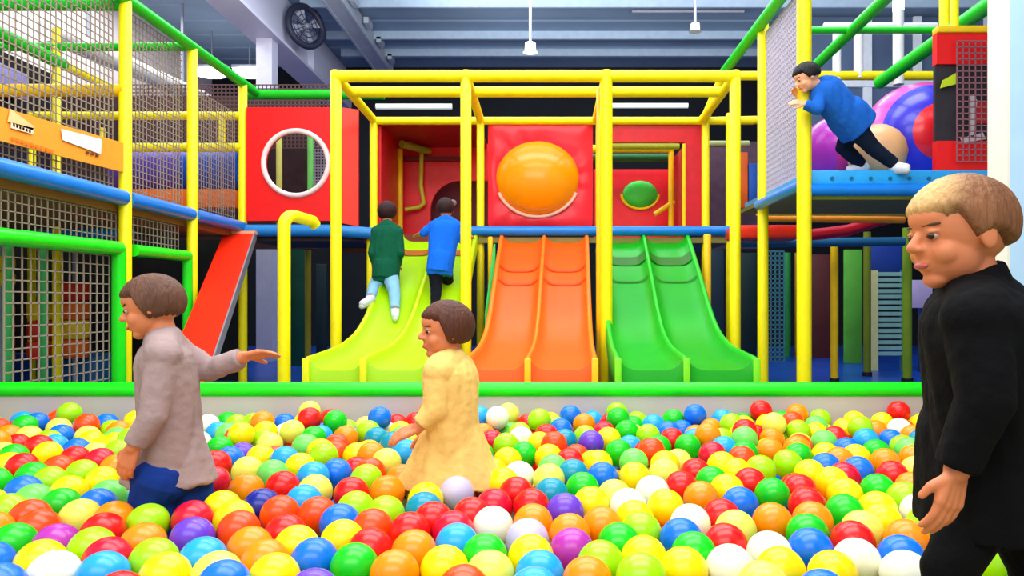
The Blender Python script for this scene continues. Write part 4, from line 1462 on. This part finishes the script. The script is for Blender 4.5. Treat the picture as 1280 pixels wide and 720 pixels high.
def col_at(x, y, me):
    x, y = int(x), int(y)
    if 0 <= x < W_ and 0 <= y < H_:
        k = idb[y, x]
        if k >= 0 and k != me:
            return k
    return None
def toward(i, dx, dy):
    cx_, cy_, rr = scr[i]
    for k in (1.15, 1.4, 1.8, 2.2):
        q = col_at(cx_ + dx * rr * k, cy_ + dy * rr * k, i)
        if q is not None:
            return col[q]
    return None
def zone(i):
    x, y, z = balls[i]
    px = scr[i][0] / sc
    dz = 'frontmost' if scr[i][1] / sc > 680 else 'front' if y < 2.35 else 'mid-front' if y < 2.75 else 'middle' if y < 3.3 else 'back'
    lat = ('far-left', 'left', 'centre-left', 'centre', 'centre-right', 'right', 'far-right')[int(min(6, max(0, px / 183)))]
    return dz, lat
used = {}
def mk_label(i, lvl):
    dz, lat = zone(i)
    l, r_, b_, f_ = toward(i, -1, 0), toward(i, 1, 0), toward(i, 0, -1), toward(i, 0, 1)
    s_ = '%s ball, %s %s of pit' % (col[i], dz, lat)
    if l and r_:
        s_ += ', between two %s balls' % l if l == r_ else ', %s on left, %s on right' % (l, r_)
    elif l or r_:
        s_ += ', %s one %s' % (l or r_, 'on left' if l else 'on right')
    if lvl >= 1 and b_: s_ += ', %s behind' % b_
    if lvl >= 2 and f_: s_ += ', %s before' % f_
    return s_
labs = {i: mk_label(i, 0) for i in near}
for lvl in (1, 2):
    cnts = {}
    for v in labs.values(): cnts[v] = cnts.get(v, 0) + 1
    for i in near:
        if cnts[labs[i]] > 1: labs[i] = mk_label(i, lvl)
labs[lime_i] = 'lime ball seen low between the walking child\'s black trouser legs'
first = {}
for i in near:
    c_ = col[i]
    if c_ not in first:
        o = bpy.data.objects.new('pit_ball', ball_mesh(c_))
        first[c_] = o
    else:
        o = first[c_].copy()
    C.objects.link(o)
    o.location = balls[i]
    tag(o, labs[i], 'ball', 'plastic balls in the ball pit')
# all remaining balls in one object
bt = bmesh.new()
bmesh.ops.create_uvsphere(bt, u_segments=18, v_segments=12, radius=BRAD)
bt.verts.ensure_lookup_table()
V0 = np.array([v.co[:] for v in bt.verts])
F0 = [[v.index for v in f.verts] for f in bt.faces]
bt.free()
names = list(BC)
restl = [i for i in range(NB) if i not in near_set]
verts, faces, mi = [], [], []
for k, i in enumerate(restl):
    verts.append(V0 + np.array(balls[i]))
    o_ = k * len(V0)
    faces += [[a + o_ for a in f] for f in F0]
    mi += [names.index(col[i])] * len(F0)
me = bpy.data.meshes.new('ball_mass')
me.from_pydata(np.concatenate(verts).tolist(), [], faces)
for n_ in names: me.materials.append(BMAT[n_])
me.polygons.foreach_set('material_index', mi)
me.polygons.foreach_set('use_smooth', [True] * len(me.polygons))
o = bpy.data.objects.new('ball_mass', me)
C.objects.link(o)
tag(o, 'mass of many coloured plastic balls filling the rest of the pit', 'balls', None, 'stuff')
print('balls', NB, 'individual', len(near), 'unique labels', len(set(labs.values())), 'max words', max(len(v.split()) for v in labs.values()))

# ------------------------------------------------------------------ light, world, camera
def area(loc, rot, sx, sy, w, colr=(1, 1, 1)):
    l = bpy.data.lights.new('ceiling_or_fill_light', 'AREA')
    l.shape = 'RECTANGLE'; l.size = sx; l.size_y = sy; l.energy = w; l.color = colr
    o = bpy.data.objects.new('ceiling_or_fill_light', l)
    o.location = loc; o.rotation_euler = rot
    C.objects.link(o)
area((0, 2.2, 5.4), (0, 0, 0), 6, 2.5, 340)
area((0, 5.6, 5.5), (0, 0, 0), 7, 1.5, 270)
area((-1, -1.5, 4.2), (math.radians(62), 0, 0), 6, 2.0, 190)  # added fill from behind the camera, tilted forward, not a ceiling fixture
area((0, 9.6, 5.6), (0, 0, 0), 7, 1.2, 150)
area((-5.8, 9, 5.6), (0, 0, 0), 1.5, 5, 160)
area((1.0, 7.6, 4.3), (math.radians(165), 0, 0), 9, 1.5, 420, (.9, .96, 1))  # added uplight that brightens the roof sheeting, no fixture there
area((-1.5, 9.2, 4.5), (math.radians(180), math.radians(52), 0), 2, 3, 130, (.95, .95, 1))  # added tilted fill to lift the girder's side face
w = bpy.data.worlds.new('world')
bpy.context.scene.world = w
w.use_nodes = True
w.node_tree.nodes['Background'].inputs[0].default_value = (.92, .95, 1, 1)
w.node_tree.nodes['Background'].inputs[1].default_value = .75

cam = bpy.data.cameras.new('camera')
co = bpy.data.objects.new('camera', cam)
C.objects.link(co)
co.location = (0, 0, CZ)
co.rotation_euler = (math.pi / 2, 0, 0)
cam.sensor_width = 36
cam.lens = F / 1280 * 36
cam.shift_x = -(CX - 640) / 1280
cam.shift_y = (CY - 360) / 1280
cam.clip_start = .05
bpy.context.scene.camera = co
vs = bpy.context.scene.view_settings
vs.view_transform = 'Standard'
vs.look = 'None'
vs.exposure = 0.0
